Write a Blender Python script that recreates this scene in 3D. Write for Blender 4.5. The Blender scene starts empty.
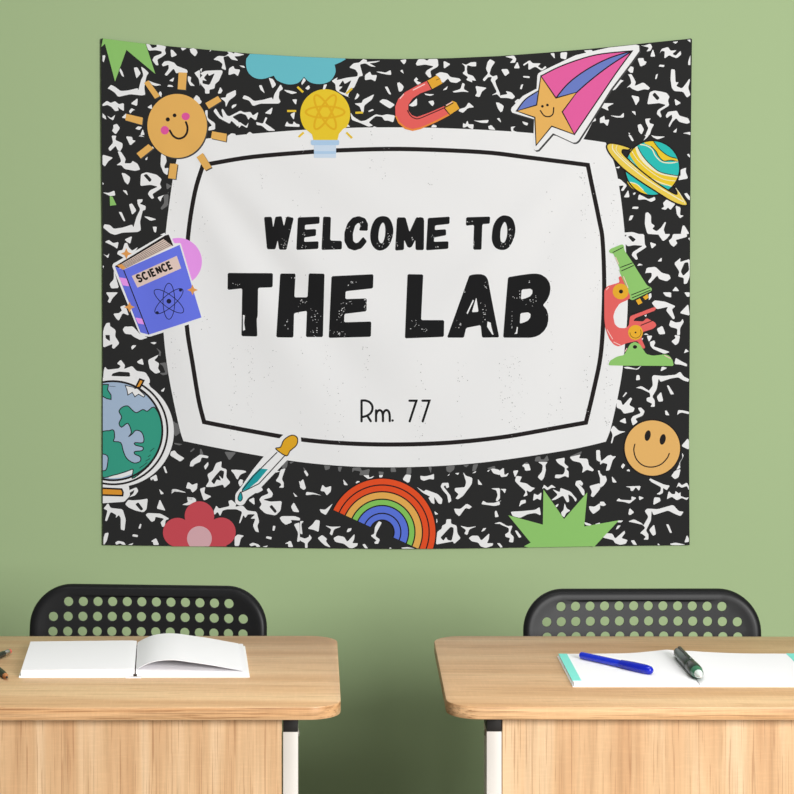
import bpy, bmesh, math, random
from mathutils import Vector, Matrix
from mathutils.geometry import tessellate_polygon, delaunay_2d_cdt
random.seed(7)
S = bpy.context.scene
COL = S.collection
PI = math.pi

# ------------------------------------------------------------------ basics
def lin(c):
    return tuple(((v/255)/12.92 if v/255 <= .04045 else ((v/255+.055)/1.055)**2.4) for v in c)

def mat(name, rgb, rough=.6, spec=.3, metal=0, **kw):
    m = bpy.data.materials.new(name); m.use_nodes = True
    b = m.node_tree.nodes['Principled BSDF']
    b.inputs['Base Color'].default_value = (*lin(rgb), 1)
    b.inputs['Roughness'].default_value = rough
    b.inputs['Specular IOR Level'].default_value = spec
    b.inputs['Metallic'].default_value = metal
    for k, v in kw.items():
        b.inputs[k].default_value = v
    return m

def nn(m, t, **kw):
    n = m.node_tree.nodes.new(t)
    for k, v in kw.items(): setattr(n, k, v)
    return n

def obj(name, me, m=None, parent=None, loc=None, rot=None):
    o = bpy.data.objects.new(name, me); COL.objects.link(o)
    if m is not None and me is not None:
        for x in (m if isinstance(m, (list, tuple)) else [m]): me.materials.append(x)
    if parent: o.parent = parent
    if loc is not None: o.location = loc
    if rot is not None: o.rotation_euler = rot
    return o

def tag(o, label, cat, group=None):
    o['label'] = label; o['category'] = cat
    if group: o['group'] = group
    return o

def struct(o):
    o['kind'] = 'structure'; return o

def bm_me(bm, name, smooth=True, angle=35):
    me = bpy.data.meshes.new(name)
    bmesh.ops.recalc_face_normals(bm, faces=bm.faces)
    for f in bm.faces: f.smooth = smooth
    bm.to_mesh(me); bm.free()
    if smooth: me.set_sharp_from_angle(angle=math.radians(angle))
    return me

def box(bm, x0, x1, y0, y1, z0, z1, bev=0, seg=2):
    r = bmesh.ops.create_cube(bm, size=1)
    for v in r['verts']:
        v.co = Vector(((x0+x1)/2+v.co.x*(x1-x0), (y0+y1)/2+v.co.y*(y1-y0), (z0+z1)/2+v.co.z*(z1-z0)))
    if bev:
        es = list({e for v in r['verts'] for e in v.link_edges})
        bmesh.ops.bevel(bm, geom=es, offset=bev, segments=seg, affect='EDGES', profile=.5)

def box_me(name, *a, **k):
    bm = bmesh.new(); box(bm, *a, **k); return bm_me(bm, name)

def prism_me(name, pts, z0, z1, bev=0, seg=3):
    bm = bmesh.new()
    vs = [bm.verts.new((x, y, z0)) for x, y in pts]
    f = bm.faces.new(vs)
    r = bmesh.ops.extrude_face_region(bm, geom=[f])
    up = [g for g in r['geom'] if isinstance(g, bmesh.types.BMVert)]
    for v in up: v.co.z = z1
    if bev:
        es = [e for e in bm.edges if abs(e.verts[0].co.z-e.verts[1].co.z) < 1e-7]
        bmesh.ops.bevel(bm, geom=es, offset=bev, segments=seg, affect='EDGES', profile=.5)
    return bm_me(bm, name)

def rrect(x0, x1, y0, y1, r, n=10):
    out = []
    for cx, cy, a in ((x1-r, y1-r, 0), (x0+r, y1-r, 90), (x0+r, y0+r, 180), (x1-r, y0+r, 270)):
        for i in range(n+1):
            t = math.radians(a+90*i/n); out.append((cx+r*math.cos(t), cy+r*math.sin(t)))
    return out

def lathe_me(name, prof, n=20, squash=1.0):          # profile (t along +X, radius)
    bm = bmesh.new(); rings = []
    for t, r in prof:
        if r < 1e-6: rings.append([bm.verts.new((t, 0, 0))])
        else: rings.append([bm.verts.new((t, r*math.cos(2*PI*i/n)*squash, r*math.sin(2*PI*i/n))) for i in range(n)])
    for a, b in zip(rings, rings[1:]):
        for i in range(n):
            j = (i+1) % n
            if len(a) == 1 and len(b) == 1: continue
            if len(a) == 1: bm.faces.new((a[0], b[i], b[j]))
            elif len(b) == 1: bm.faces.new((a[i], a[j], b[0]))
            else: bm.faces.new((a[i], a[j], b[j], b[i]))
    return bm_me(bm, name, angle=40)

def tube_me(name, pts, r, n=12):
    bm = bmesh.new(); pts = [Vector(p) for p in pts]; rings = []
    for i, p in enumerate(pts):
        d = (pts[min(i+1, len(pts)-1)]-pts[max(i-1, 0)]).normalized()
        u = d.orthogonal().normalized() if i == 0 else (u-d*u.dot(d)).normalized()
        w = d.cross(u)
        rings.append([bm.verts.new(p+(u*math.cos(2*PI*k/n)+w*math.sin(2*PI*k/n))*r) for k in range(n)])
    for a, b in zip(rings, rings[1:]):
        for k in range(n): bm.faces.new((a[k], a[(k+1) % n], b[(k+1) % n], b[k]))
    bm.faces.new(rings[0]); bm.faces.new(rings[-1][::-1])
    return bm_me(bm, name)

def spline(pts, closed=False, n=6):
    out = []; N = len(pts)
    rng = range(N) if closed else range(N-1)
    for i in rng:
        if closed: p = [pts[(i+k-1) % N] for k in range(4)]
        else: p = [pts[max(0, min(N-1, i+k-1))] for k in range(4)]
        for j in range(n):
            t = j/n
            out.append(tuple(.5*(2*p[1][d]+(p[2][d]-p[0][d])*t+(2*p[0][d]-5*p[1][d]+4*p[2][d]-p[3][d])*t*t+(3*p[1][d]-p[0][d]-3*p[2][d]+p[3][d])*t**3) for d in range(2)))
    if not closed: out.append(tuple(pts[-1]))
    return out

# ------------------------------------------------------------------ camera
F = 2133.0; CX, CY, CZ = 325.0, 200.0, 1.39
cam = bpy.data.cameras.new('camera'); co = bpy.data.objects.new('camera', cam); COL.objects.link(co)
cam.sensor_width = 36; cam.lens = 36*F/794
cam.shift_x = (397-CX)/794; cam.shift_y = -(397-CY)/794
cam.clip_start = .05
co.location = (0, 0, CZ); co.rotation_euler = (PI/2, 0, 0)
S.camera = co

# ------------------------------------------------------------------ materials
def wall_material():
    m = mat('green_wall_paint', WALL_RGB, .85, .15)
    b = m.node_tree.nodes['Principled BSDF']
    tc = nn(m, 'ShaderNodeTexCoord')
    n1 = nn(m, 'ShaderNodeTexNoise'); n1.inputs['Scale'].default_value = 220; n1.inputs['Detail'].default_value = 3
    bp = nn(m, 'ShaderNodeBump'); bp.inputs['Strength'].default_value = .04; bp.inputs['Distance'].default_value = .001
    L = m.node_tree.links
    L.new(tc.outputs['Object'], n1.inputs['Vector']); L.new(n1.outputs['Fac'], bp.inputs['Height']); L.new(bp.outputs['Normal'], b.inputs['Normal'])
    return m

def wood(name, s_broad, s_fine, s_pore, s_saw, lightc, midc, darkc, porec, gloss=.45, fmix=.4, pmix=.5, fdark=.62, pth=.60):
    m = mat(name, midc, gloss, .3)
    nt = m.node_tree; L = nt.links; b = nt.nodes['Principled BSDF']
    tc = nn(m, 'ShaderNodeTexCoord')
    oi = nn(m, 'ShaderNodeObjectInfo')
    add = nn(m, 'ShaderNodeVectorMath', operation='ADD')
    mul = nn(m, 'ShaderNodeVectorMath', operation='SCALE'); mul.inputs['Scale'].default_value = 7.3
    comb = nn(m, 'ShaderNodeCombineXYZ')
    for k in 'XYZ': L.new(oi.outputs['Random'], comb.inputs[k])
    L.new(comb.outputs[0], mul.inputs[0]); L.new(tc.outputs['Object'], add.inputs[0]); L.new(mul.outputs[0], add.inputs[1])
    def noise(sc, detail, rough=.55, dist=0.0):
        mp = nn(m, 'ShaderNodeMapping'); mp.inputs['Scale'].default_value = sc
        t = nn(m, 'ShaderNodeTexNoise'); t.inputs['Scale'].default_value = 1; t.inputs['Detail'].default_value = detail
        t.inputs['Roughness'].default_value = rough; t.inputs['Distortion'].default_value = dist
        L.new(add.outputs[0], mp.inputs['Vector']); L.new(mp.outputs[0], t.inputs['Vector']); return t.outputs['Fac']
    def ramp(src, stops):
        r = nn(m, 'ShaderNodeValToRGB'); e = r.color_ramp.elements
        e[0].position, e[0].color = stops[0][0], (*stops[0][1], 1); e[1].position, e[1].color = stops[-1][0], (*stops[-1][1], 1)
        for p, c in stops[1:-1]:
            x = e.new(p); x.color = (*c, 1)
        L.new(src, r.inputs['Fac']); return r.outputs['Color']
    def mix(kind, fac, a, bb):
        x = nn(m, 'ShaderNodeMix', data_type='RGBA', blend_type=kind)
        if isinstance(fac, (int, float)): x.inputs['Factor'].default_value = fac
        else: L.new(fac, x.inputs['Factor'])
        for s, v in ((x.inputs[6], a), (x.inputs[7], bb)):
            if isinstance(v, tuple): s.default_value = (*v, 1)
            else: L.new(v, s)
        return x.outputs[2]
    base = ramp(noise(s_broad, 3, .5, .6), [(.33, lin(darkc)), (.5, lin(midc)), (.66, lin(lightc))])
    fine = ramp(noise(s_fine, 5, .65, .3), [(.3, (fdark, fdark*.97, fdark*.93)), (.55, (1, 1, 1)), (.75, (1.0, 1.0, 1.0))])
    c = mix('MULTIPLY', fmix, base, fine)
    pore = ramp(noise(s_pore, 2, .5, .15), [(pth, (0, 0, 0)), (pth+.07, (1, 1, 1))])
    pf = nn(m, 'ShaderNodeMath', operation='MULTIPLY'); pf.inputs[1].default_value = pmix; L.new(pore, pf.inputs[0])
    c = mix('MIX', pf.outputs[0], c, lin(porec))
    saw = ramp(noise(s_saw, 2, .5, 0), [(.52, (1, 1, 1)), (.62, (1.12, 1.12, 1.12))])
    c = mix('MULTIPLY', .3, c, saw)
    L.new(c, b.inputs['Base Color'])
    return m

WALL_RGB = (173, 195, 147)
M = {}
M['wall'] = wall_material()
M['floor'] = mat('brown_floor', (104, 90, 70), .6)
OAK = ((214, 180, 138), (207, 168, 126), (194, 152, 109), (159, 117, 78))
M['oak_top'] = wood('oak_laminate_top', (1.2, 17, 17), (5, 150, 170), (16, 420, 420), (260, 30, 30), *OAK)
M['oak_edge'] = wood('oak_edge_band', (2.0, 25, 90), (9, 120, 330), (9, 200, 560), (300, 30, 30), (220, 177, 131), (205, 160, 114), (186, 139, 93), (132, 88, 52), .45, .8, .6, .5, .585)
M['oak_panel'] = wood('oak_laminate_panel', (24, 24, 1.2), (150, 150, 5), (520, 520, 10), (40, 40, 330), (224, 192, 154), (214, 176, 134), (201, 158, 116), (152, 106, 70), .45, .55, .5, .66, .585)
M['leg'] = mat('cream_metal_paint', (207, 201, 193), .4, .4)
M['black'] = mat('black_plastic', (23, 23, 24), .43, .21)
M['black_cap'] = mat('black_plastic_cap', (30, 28, 27), .5, .4)
M['paper'] = mat('white_paper', (240, 238, 240), .8, .1)
M['cover'] = mat('white_card_cover', (238, 237, 236), .6, .2)
M['gutter'] = mat('dark_binding_thread', (60, 52, 48), .8, .1)
M['aqua'] = mat('aqua_card', (128, 222, 208), .6, .2)
M['blue'] = mat('blue_translucent_plastic', (16, 42, 190), .22, .5)
M['blue_cap'] = mat('deep_blue_plastic', (12, 30, 165), .2, .5)
M['pen_dark'] = mat('dark_green_black_plastic', (30, 42, 40), .3, .5)
M['pen_grey'] = mat('grey_green_plastic', (74, 88, 84), .3, .5)
M['pen_green'] = mat('green_ink_section', (38, 110, 80), .3, .5)
M['pen_tip'] = mat('white_pen_tip', (215, 225, 220), .3, .5)
M['chrome'] = mat('ferrule_metal', (200, 198, 195), .25, .5, 1)
M['pencil'] = mat('black_pencil_lacquer', (24, 26, 25), .35, .5)
M['eraser'] = mat('red_eraser', (214, 80, 78), .8, .1)
M['pencil_wood'] = mat('sharpened_wood', (178, 120, 78), .7, .1)
M['lead'] = mat('graphite', (40, 36, 34), .4, .4)

# ------------------------------------------------------------------ room
WY = 4.2
bm = bmesh.new(); box(bm, -4, 4, WY, WY+.12, 0, 3.0)
struct(obj('wall_back', bm_me(bm, 'wall', False), M['wall']))
bm = bmesh.new(); box(bm, -4, 4, -4.5, WY+.12, -.1, 0)
struct(obj('floor', bm_me(bm, 'floor', False), M['floor']))

# ------------------------------------------------------------------ desks
DW, DD, DH, DT = .70, .437, .75, .0165
def make_desk():
    root = obj('school_desk', None)
    pts = rrect(-DW/2, DW/2, 0, DD, .042, 12)
    me = prism_me('tabletop', pts, DH-DT, DH, .0012, 2)
    top = obj('tabletop', me, [M['oak_top'], M['oak_edge']], root)
    for p in me.polygons:
        if abs(p.normal.z) < .3: p.material_index = 1
    x0, x1, w, d = -DW/2+.0510, DW/2-.0545, .0194, .052
    obj('modesty_panel', box_me('modesty_panel', x0+w+.001, x1-w-.001, .030, .046, .30, DH-DT-.0004, .0006, 1), M['oak_panel'], root)
    for sx in (x0, x1-w):
        s = -1 if sx < 0 else 1
        sy = .026; zt = DH-DT-.0215
        lg = obj('leg', box_me('leg', sx, sx+w, sy, sy+d, .030, zt, .0012), M['leg'], root)
        obj('top_cap', box_me('top_cap', sx+.0002, sx+w-.0002, sy+.0006, sy+d-.0002, zt-.0003, DH-DT-.0002, .0012), M['black_cap'], lg)
        ft = obj('foot_bar', box_me('foot_bar', sx, sx+w, -.01, DD-.03, .010, .032, .002), M['leg'], root)
        for fy in (.0, DD-.05):
            obj('foot_glide', box_me('foot_glide', sx-.001, sx+w+.001, fy-.012, fy+.014, 0, .013, .002), M['black_cap'], ft)
        xo = sx if sx < 0 else sx+w
        k = obj('adjusting_screw', lathe_me('adjusting_screw', [(-.001, 0), (-.001, .0035), (0, .004), (.0012, .0045), (.002, .003), (.0022, 0)], 14), M['chrome'], root, (xo, .046, zt-.006))
        if s < 0: k.rotation_euler = (0, 0, PI)
        xa = x0+.075 if s < 0 else x1-.075-w
        obj('top_support', box_me('top_support', xa, xa+w, .046, DD-.06, DH-DT-.030, DH-DT-.0002, .001), M['leg'], root)
    return root

def copy_tree(o, parent=None):
    c = o.copy(); COL.objects.link(c)
    if parent: c.parent = parent
    for ch in list(o.children): copy_tree(ch, c)
    return c

desk_l = make_desk()
desk_r = copy_tree(desk_l)
desk_l.location = (.0204-DW/2, 2.690, 0); desk_r.location = (.1548+DW/2, 2.692, 0)
desk_l.scale = (1, 1.010, 1)
desk_l.rotation_euler = (0, 0, math.radians(.35)); desk_r.rotation_euler = (0, 0, math.radians(-.5))
tag(desk_l, 'light oak school desk with cream legs under the open white hardback book', 'desk', 'light oak school desks')
tag(desk_r, 'light oak school desk with cream legs carrying the aqua-edged notebook and two pens', 'desk', 'light oak school desks')

# ------------------------------------------------------------------ chairs
def make_chair():
    root = obj('school_chair', None)
    W, ZT, ZB, R = .3665, .7880, .545, .062
    hole = []
    sp = .0226; r = .0073
    for row in range(8):
        n = 12 if row in (0, 7) else 14
        for i in range(n):
            hole.append(((i-(n-1)/2)*sp, ZT-.0255-row*sp))
    def ins(d):
        return rrect(-W/2+d, W/2-d, ZB+d, ZT-d, R-d, 14)
    V, E, keep = [], [], []
    def loop(pts):
        b = len(V); V.extend(Vector(p) for p in pts); n = len(pts)
        E.extend((b+i, b+(i+1) % n) for i in range(n))
    offs = [0, .0012, .003, .006, .010, .015, .022]
    for d in offs: loop(ins(d))
    for hx, hz in hole:
        loop([(hx+r*math.cos(2*PI*k/20), hz+r*math.sin(2*PI*k/20)) for k in range(20)])
    for hx, hz in hole:
        for dx in (0, .5):
            V.append(Vector((hx+sp*.5, hz-sp*.5))) if dx else None
    v2, e2, f2 = delaunay_2d_cdt(V, E, [], 1, 1e-6)[:3]
    def dist(x, z):          # distance inside the rounded outline
        qx, qz = abs(x)-(W/2-R), abs(z-(ZT+ZB)/2)-((ZT-ZB)/2-R)
        return R-(math.hypot(max(qx, 0), max(qz, 0))+min(max(qx, qz), 0))
    def fy(x, z):
        d = max(0, dist(x, z))
        rim = .0060*(1-min(1, d/.0062))**2.0
        lip = -.0008*math.exp(-((d-.012)/.005)**2)
        return -.35*x*x + rim + lip + (ZT-z)*-.16
    fs = []
    for f in f2:
        cx = sum(v2[i][0] for i in f)/len(f); cz = sum(v2[i][1] for i in f)/len(f)
        if dist(cx, cz) < -1e-5: continue
        if any(math.hypot(cx-hx, cz-hz) < r*.985 for hx, hz in hole): continue
        fs.append(f)
    bm = bmesh.new()
    A = [bm.verts.new((v[0], fy(v[0], v[1]), v[1])) for v in v2]
    B = [bm.verts.new((v[0], fy(v[0], v[1])+.0045, v[1])) for v in v2]
    cnt = {}
    for f in fs:
        bm.faces.new([A[i] for i in f]); bm.faces.new([B[i] for i in reversed(f)])
        for i in range(len(f)):
            a, b = f[i], f[(i+1) % len(f)]; cnt.setdefault((min(a, b), max(a, b)), []).append((a, b))
    for k, l in cnt.items():
        if len(l) == 1:
            a, b = l[0]; bm.faces.new((A[b], A[a], B[a], B[b]))
    for v in [v for v in bm.verts if not v.link_faces]: bm.verts.remove(v)
    obj('backrest', bm_me(bm, 'backrest', True, 50), M['black'], root)
    # seat: dished rounded slab in front of the backrest (towards the desk)
    bm = bmesh.new()
    me = prism_me('seat', rrect(-.19, .19, -.40, -.03, .06, 10), .435, .455, .008, 3)
    obj('seat', me, M['black'], root)
    for s in (-1, 1):
        obj('back_support', tube_me('back_support', [(s*.13, .03, .43), (s*.13, .022, .50), (s*.13, .012, .60), (s*.13, .006, .70)], .009), M['leg'], root)
        obj('leg', tube_me('leg', [(s*.165, -.36, .43), (s*.185, -.40, .01)], .010), M['leg'], root)
        obj('leg', tube_me('leg', [(s*.165, .00, .43), (s*.185, .06, .01)], .010), M['leg'], root)
    bm = bmesh.new()
    box(bm, -.17, .17, -.37, -.345, .418, .434, .003); box(bm, -.17, .17, -.01, .035, .418, .434, .003)
    box(bm, -.172, -.152, -.37, .035, .418, .434, .003); box(bm, .152, .172, -.37, .035, .418, .434, .003)
    obj('seat_frame', bm_me(bm, 'seat_frame'), M['leg'], root)
    return root
ch_l = make_chair(); ch_r = copy_tree(ch_l)
ch_l.location = (-.2745, 3.333, 0); ch_l.rotation_euler = (0, math.radians(0), math.radians(-4))
ch_l.scale = (1.014, 1, 1)
ch_r.location = (.4885, 3.30, 0); ch_r.rotation_euler = (0, 0, math.radians(.3))
tag(ch_l, 'black perforated plastic school chair tucked behind the desk with the open white book', 'chair', 'black perforated school chairs')
tag(ch_r, 'black perforated plastic school chair tucked behind the desk with the aqua-edged notebook', 'chair', 'black perforated school chairs')

# ------------------------------------------------------------------ paper things
def slab_me(name, x0, x1, y0, y1, zb, ht, nx=24, ny=10, shear=0):
    bm = bmesh.new(); T = []; B = []
    for j in range(ny+1):
        v = j/ny; y = y0+(y1-y0)*v; tr = []; br = []
        for i in range(nx+1):
            u = i/nx; x = x0+(x1-x0)*u
            tr.append(bm.verts.new((x+shear*v, y, ht(u, v)))); br.append(bm.verts.new((x+shear*v, y, zb(u, v) if callable(zb) else zb)))
        T.append(tr); B.append(br)
    for j in range(ny):
        for i in range(nx):
            bm.faces.new((T[j][i], T[j][i+1], T[j+1][i+1], T[j+1][i])); bm.faces.new((B[j][i], B[j+1][i], B[j+1][i+1], B[j][i+1]))
    for i in range(nx):
        bm.faces.new((T[0][i], B[0][i], B[0][i+1], T[0][i+1])); bm.faces.new((T[ny][i], T[ny][i+1], B[ny][i+1], B[ny][i]))
    for j in range(ny):
        bm.faces.new((T[j][0], T[j+1][0], B[j+1][0], B[j][0])); bm.faces.new((T[j][nx], B[j][nx], B[j+1][nx], T[j+1][nx]))
    return bm_me(bm, name, True, 30)

def interp(tab):
    P = spline(tab, False, 12)
    def f(u):
        for a, b in zip(P, P[1:]):
            if u <= b[0]: return a[1]+(b[1]-a[1])*(u-a[0])/max(1e-9, b[0]-a[0])
        return P[-1][1]
    return f

TZ = DH
book = obj('open_book', None, loc=(-.2545, 2.858, TZ), rot=(0, 0, math.radians(.4)))
tag(book, 'open white hardback book with blank pages lying on the oak desk before a chair', 'book')
obj('cover', slab_me('cover', -.1555, -.0095, 0, .192, 0, lambda u, v: .002, 4, 4, -.012), M['cover'], book)
obj('cover', slab_me('cover', .0085, .1535, 0, .192, 0, lambda u, v: .002, 4, 4, -.012), M['cover'], book)
obj('spine', slab_me('spine', -.0125, .0085, -.0035, .192, 0, lambda u, v: .0012, 4, 4, -.012), M['cover'], book)
obj('binding', slab_me('binding', -.0024, .0024, .0012, .187, .0012, lambda u, v: .0045, 2, 4, -.012), M['gutter'], book)
lp = interp([(0, .0098), (.5, .0106), (.92, .0112), (1, .0104)])
obj('page_block', slab_me('page_block', -.1525, -.0009, .002, .188, .002, lambda u, v: lp(u), 30, 4, -.012), M['paper'], book)
rp = interp([(0, .0085), (.06, .0090), (.5, .0074), (1, .0060)])
obj('page_block', slab_me('page_block', .0009, .1505, .002, .188, .002, lambda u, v: rp(u), 30, 4, -.012), M['paper'], book)
ar = interp([(0, .0088), (.05, .0130), (.12, .0175), (.20, .0205), (.30, .0218), (.40, .0212), (.50, .0192), (.62, .0168), (.75, .0138), (.87, .0106), (1, .0072)])
obj('lifted_page', slab_me('lifted_page', .0004, .1440, .009, .185, lambda u, v: ar(u)-.0005, lambda u, v: ar(u), 60, 4, -.012), M['paper'], book)

note = obj('open_notebook', None, loc=(.4925, 2.803, TZ))
tag(note, 'open white notebook with aqua page margins lying under two pens', 'notebook')
HB = interp([(0, .0040), (.55, .0048), (.78, .0075), (.92, .0098), (1, .0085)])
HB2 = interp([(0, .0078), (.10, .0082), (.3, .0062), (.6, .0046), (1, .0044)])
def hl(u, v): return .0046*(1-v)+v*HB(u)-.0012*(1-v)*max(0, (u-.9)/.1)
def hr(u, v): return .0046*(1-v)+v*HB2(u)-.0012*(1-v)*max(0, (.1-u)/.1)
obj('cover', slab_me('cover', -.167, .167, 0, .187, 0, lambda u, v: .0010, 4, 4), M['cover'], note)
pl = obj('page', slab_me('page', -.165, -.0008, .0005, .186, .001, hl, 40, 10), M['paper'], note)
pr = obj('page', slab_me('page', .0008, .165, .0005, .186, .001, hr, 40, 10), M['paper'], note)
def band(x0, x1, hf, parent):
    xa, xb = (-.165, -.0008) if x0 < 0 else (.0008, .165)
    g = lambda x, v: hf((x-xa)/(xb-xa), (.017+v*.169)/.186)
    obj('aqua_margin', slab_me('aqua_margin', x0, x1, .0165, .186, lambda u, v: g(x0+(x1-x0)*u, v)-.0003, lambda u, v: g(x0+(x1-x0)*u, v)+.0003, 4, 10), M['aqua'], parent)['label'] = 'aqua outer margin strip'
band(-.1655, -.1535, hl, pl); band(.1535, .1655, hr, pr)

def aim(o, a, b):
    a, b = Vector(a), Vector(b)
    o.location = a
    o.rotation_euler = (b-a).to_track_quat('X', 'Z').to_euler()

pen = obj('ballpoint_pen', None)
tag(pen, 'blue capped ballpoint pen lying on the left notebook page', 'pen', 'pens on the notebook')
aim(pen, (.3545, 2.955, TZ+.0096), (.437, 2.852, TZ+.0105))
obj('barrel', lathe_me('barrel', [(0, 0), (0, .0034), (.001, .0045), (.004, .0048), (.085, .0050), (.088, .0050)], 20), M['blue'], pen)
cp = obj('cap', lathe_me('cap', [(.076, .0050), (.0765, .0058), (.098, .0066), (.122, .0066), (.129, .0056), (.132, .0034), (.133, 0)], 24), M['blue_cap'], pen)
obj('clip', box_me('clip', .083, .120, -.0074, -.0060, -.0012, .0012, .0005), M['blue_cap'], cp)

mk = obj('grip_pen', None)
tag(mk, 'dark green and black pen with a white tip lying across the notebook gutter', 'pen', 'pens on the notebook')
aim(mk, (.4875, 2.948, TZ+.0158), (.4952, 2.801, TZ+.0126))
obj('cap', lathe_me('cap', [(0, 0), (.0005, .0040), (.003, .0064), (.010, .0076), (.030, .0078), (.062, .0084), (.084, .0086), (.085, .0080)], 24), M['pen_dark'], mk)
obj('clip', box_me('clip', .010, .078, -.0020, .0020, .0074, .0100, .0006), M['pen_dark'], mk)
gr = obj('side_inlay', lathe_me('side_inlay', [(.012, .0058), (.020, .0072), (.050, .0074), (.060, .0058)], 20), M['pen_grey'], mk, (0, -.0016, .0012))
obj('grip', lathe_me('grip', [(.084, .0076), (.086, .0090), (.100, .0092), (.112, .0090), (.114, .0082)], 24), M['pen_dark'], mk)
obj('ink_section', lathe_me('ink_section', [(.112, .0082), (.122, .0076), (.127, .0064)], 20), M['pen_green'], mk)
obj('tip', lathe_me('tip', [(.126, .0060), (.133, .0042), (.141, .0014), (.142, 0)], 20), M['pen_tip'], mk)

pc = obj('pencil', None)
tag(pc, 'black pencil with a red eraser pointing right, left of the open book', 'pencil', 'pencils left of the open book')
aim(pc, (-.4430, 3.002, TZ+.0052), (-.476, 2.917, TZ+.0046))
obj('eraser', lathe_me('eraser', [(0, 0), (0.0004, .0022), (.0016, .0033), (.007, .0034), (.0075, 0)], 16), M['eraser'], pc)
obj('ferrule', lathe_me('ferrule', [(.005, .0030), (.005, .0037), (.008, .0037), (.009, .0034), (.010, .0038), (.018, .0038), (.0185, .0030)], 18), M['chrome'], pc)
obj('barrel', lathe_me('barrel', [(.018, 0), (.018, .0042), (.078, .0042)], 6), M['pencil'], pc)
obj('tip', lathe_me('tip', [(.078, .0040), (.094, .0008), (.095, 0)], 12), M['pencil_wood'], pc)
pd = obj('pencil', None)
tag(pd, 'dark pencil with a sharpened wooden tip, left of the book front corner', 'pencil', 'pencils left of the open book')
aim(pd, (-.4225, 2.838, TZ+.0043), (-.4570, 2.924, TZ+.0046))
obj('lead', lathe_me('lead', [(0, 0), (.0004, .0008), (.004, .0016)], 12), M['lead'], pd)
obj('tip', lathe_me('tip', [(.003, .0012), (.0125, .0040)], 12), M['pencil_wood'], pd)
obj('barrel', lathe_me('barrel', [(.012, .0040), (.013, .0043), (.090, .0043), (.0905, 0)], 6), M['pencil'], pd)

# ------------------------------------------------------------------ tapestry
CYP = WY-.0080
K = CYP/F
TB = [(100, 38), (125, 41.2), (150, 44.3), (175, 46.8), (200, 49), (250, 53.6), (300, 56.6), (350, 58.6), (400, 59), (450, 58.2), (500, 56), (550, 52.3), (600, 47.9), (650, 42.7), (693, 38.4)]
BB = [(100, 545), (200, 546.4), (300, 548.3), (400, 549), (500, 548), (600, 546.2), (693, 545.2)]
def pl_i(t, x):
    for a, b in zip(t, t[1:]):
        if x <= b[0]: return a[1]+(b[1]-a[1])*(x-a[0])/(b[0]-a[0])
    return t[-1][1]
def topy(x): return pl_i(TB, x)
def boty(x): return pl_i(BB, x)
LB = [(38, 101), (135, 101.6), (235, 102.6), (335, 102.9), (450, 103), (546, 103)]
RB = [(38, 692), (135, 691), (235, 690.2), (335, 689.8), (435, 689), (546, 689.6)]

def fold(x, y):                       # height of the cloth off its mean plane, metres
    h = 0.0
    for cx, s in ((101, 1), (692, -1)):
        dx, dy = (x-cx)*s, y-38
        r = math.hypot(dx, dy); a = math.atan2(dy, max(dx, 1e-6))
        w = math.exp(-((r-300)/190)**2)*math.exp(-((a-.98)/.42)**2)
        h += FOLD*w*min(1, (r/260)**2)*(math.sin(a*25+.6*s)+.25*math.sin(a*38+1.1))
    h += .0011*math.sin(x/61+.7)*math.sin(y/83+.4)
    e = min(1, (y-topy(x))/60) if y > topy(x) else 0
    return h*max(0, e)
FOLD = .0036
def P3(x, y, lay=0):
    return Vector(((x-CX)*K, CYP-fold(x, y)-lay*.00018, CZ-(y-CY)*K))
def N3(x, y):
    e = 1.5
    a = P3(x+e, y)-P3(x-e, y); b = P3(x, y+e)-P3(x, y-e)
    n = a.cross(b).normalized()
    return n if n.y < 0 else -n

ORG = P3(396, 300)
def printed(name, geoms, m, lay, parent, clip=None, grid=4.0):
    bm = bmesh.new()
    for gi, (vs, fs) in enumerate(geoms):
        V = [bm.verts.new((x, y, (gi % 9)*.1 if len(geoms) > 1 else 0)) for x, y in vs]
        for f in fs:
            try: bm.faces.new([V[i] for i in f])
            except ValueError: pass
    for k, v in (clip or {}).items():
        no = {'xmin': (-1, 0, 0), 'xmax': (1, 0, 0), 'ymin': (0, -1, 0), 'ymax': (0, 1, 0)}[k]
        bmesh.ops.bisect_plane(bm, geom=bm.verts[:]+bm.edges[:]+bm.faces[:], plane_co=(v, v, 0), plane_no=no, clear_outer=True)
    if not bm.verts: raise RuntimeError(name)
    for ax in (0, 1):
        lo = min(v.co[ax] for v in bm.verts); hi = max(v.co[ax] for v in bm.verts)
        c = math.ceil(lo/grid)*grid
        while c < hi:
            if c-lo > .05:
                no = (1, 0, 0) if ax == 0 else (0, 1, 0)
                bmesh.ops.bisect_plane(bm, geom=bm.verts[:]+bm.edges[:]+bm.faces[:], plane_co=(c, c, 0), plane_no=no, dist=1e-5)
            c += grid
    bmesh.ops.remove_doubles(bm, verts=bm.verts[:], dist=1e-4)
    for v in [v for v in bm.verts if not v.link_faces]: bm.verts.remove(v)
    nor = []
    for v in bm.verts:
        x, y, zl = v.co
        nor.append(N3(x, y)); v.co = P3(x, y, lay+zl*.6)-(Vector((0, 0, 0)) if parent is None else ORG)
    bm.normal_update()
    fl = [f for f in bm.faces if f.normal.y > 0]
    bmesh.ops.reverse_faces(bm, faces=fl)
    for f in bm.faces: f.smooth = True
    me = bpy.data.meshes.new(name); bm.to_mesh(me); bm.free()
    me.normals_split_custom_set_from_vertices(nor)
    return obj(name, me, m, parent)

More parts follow.
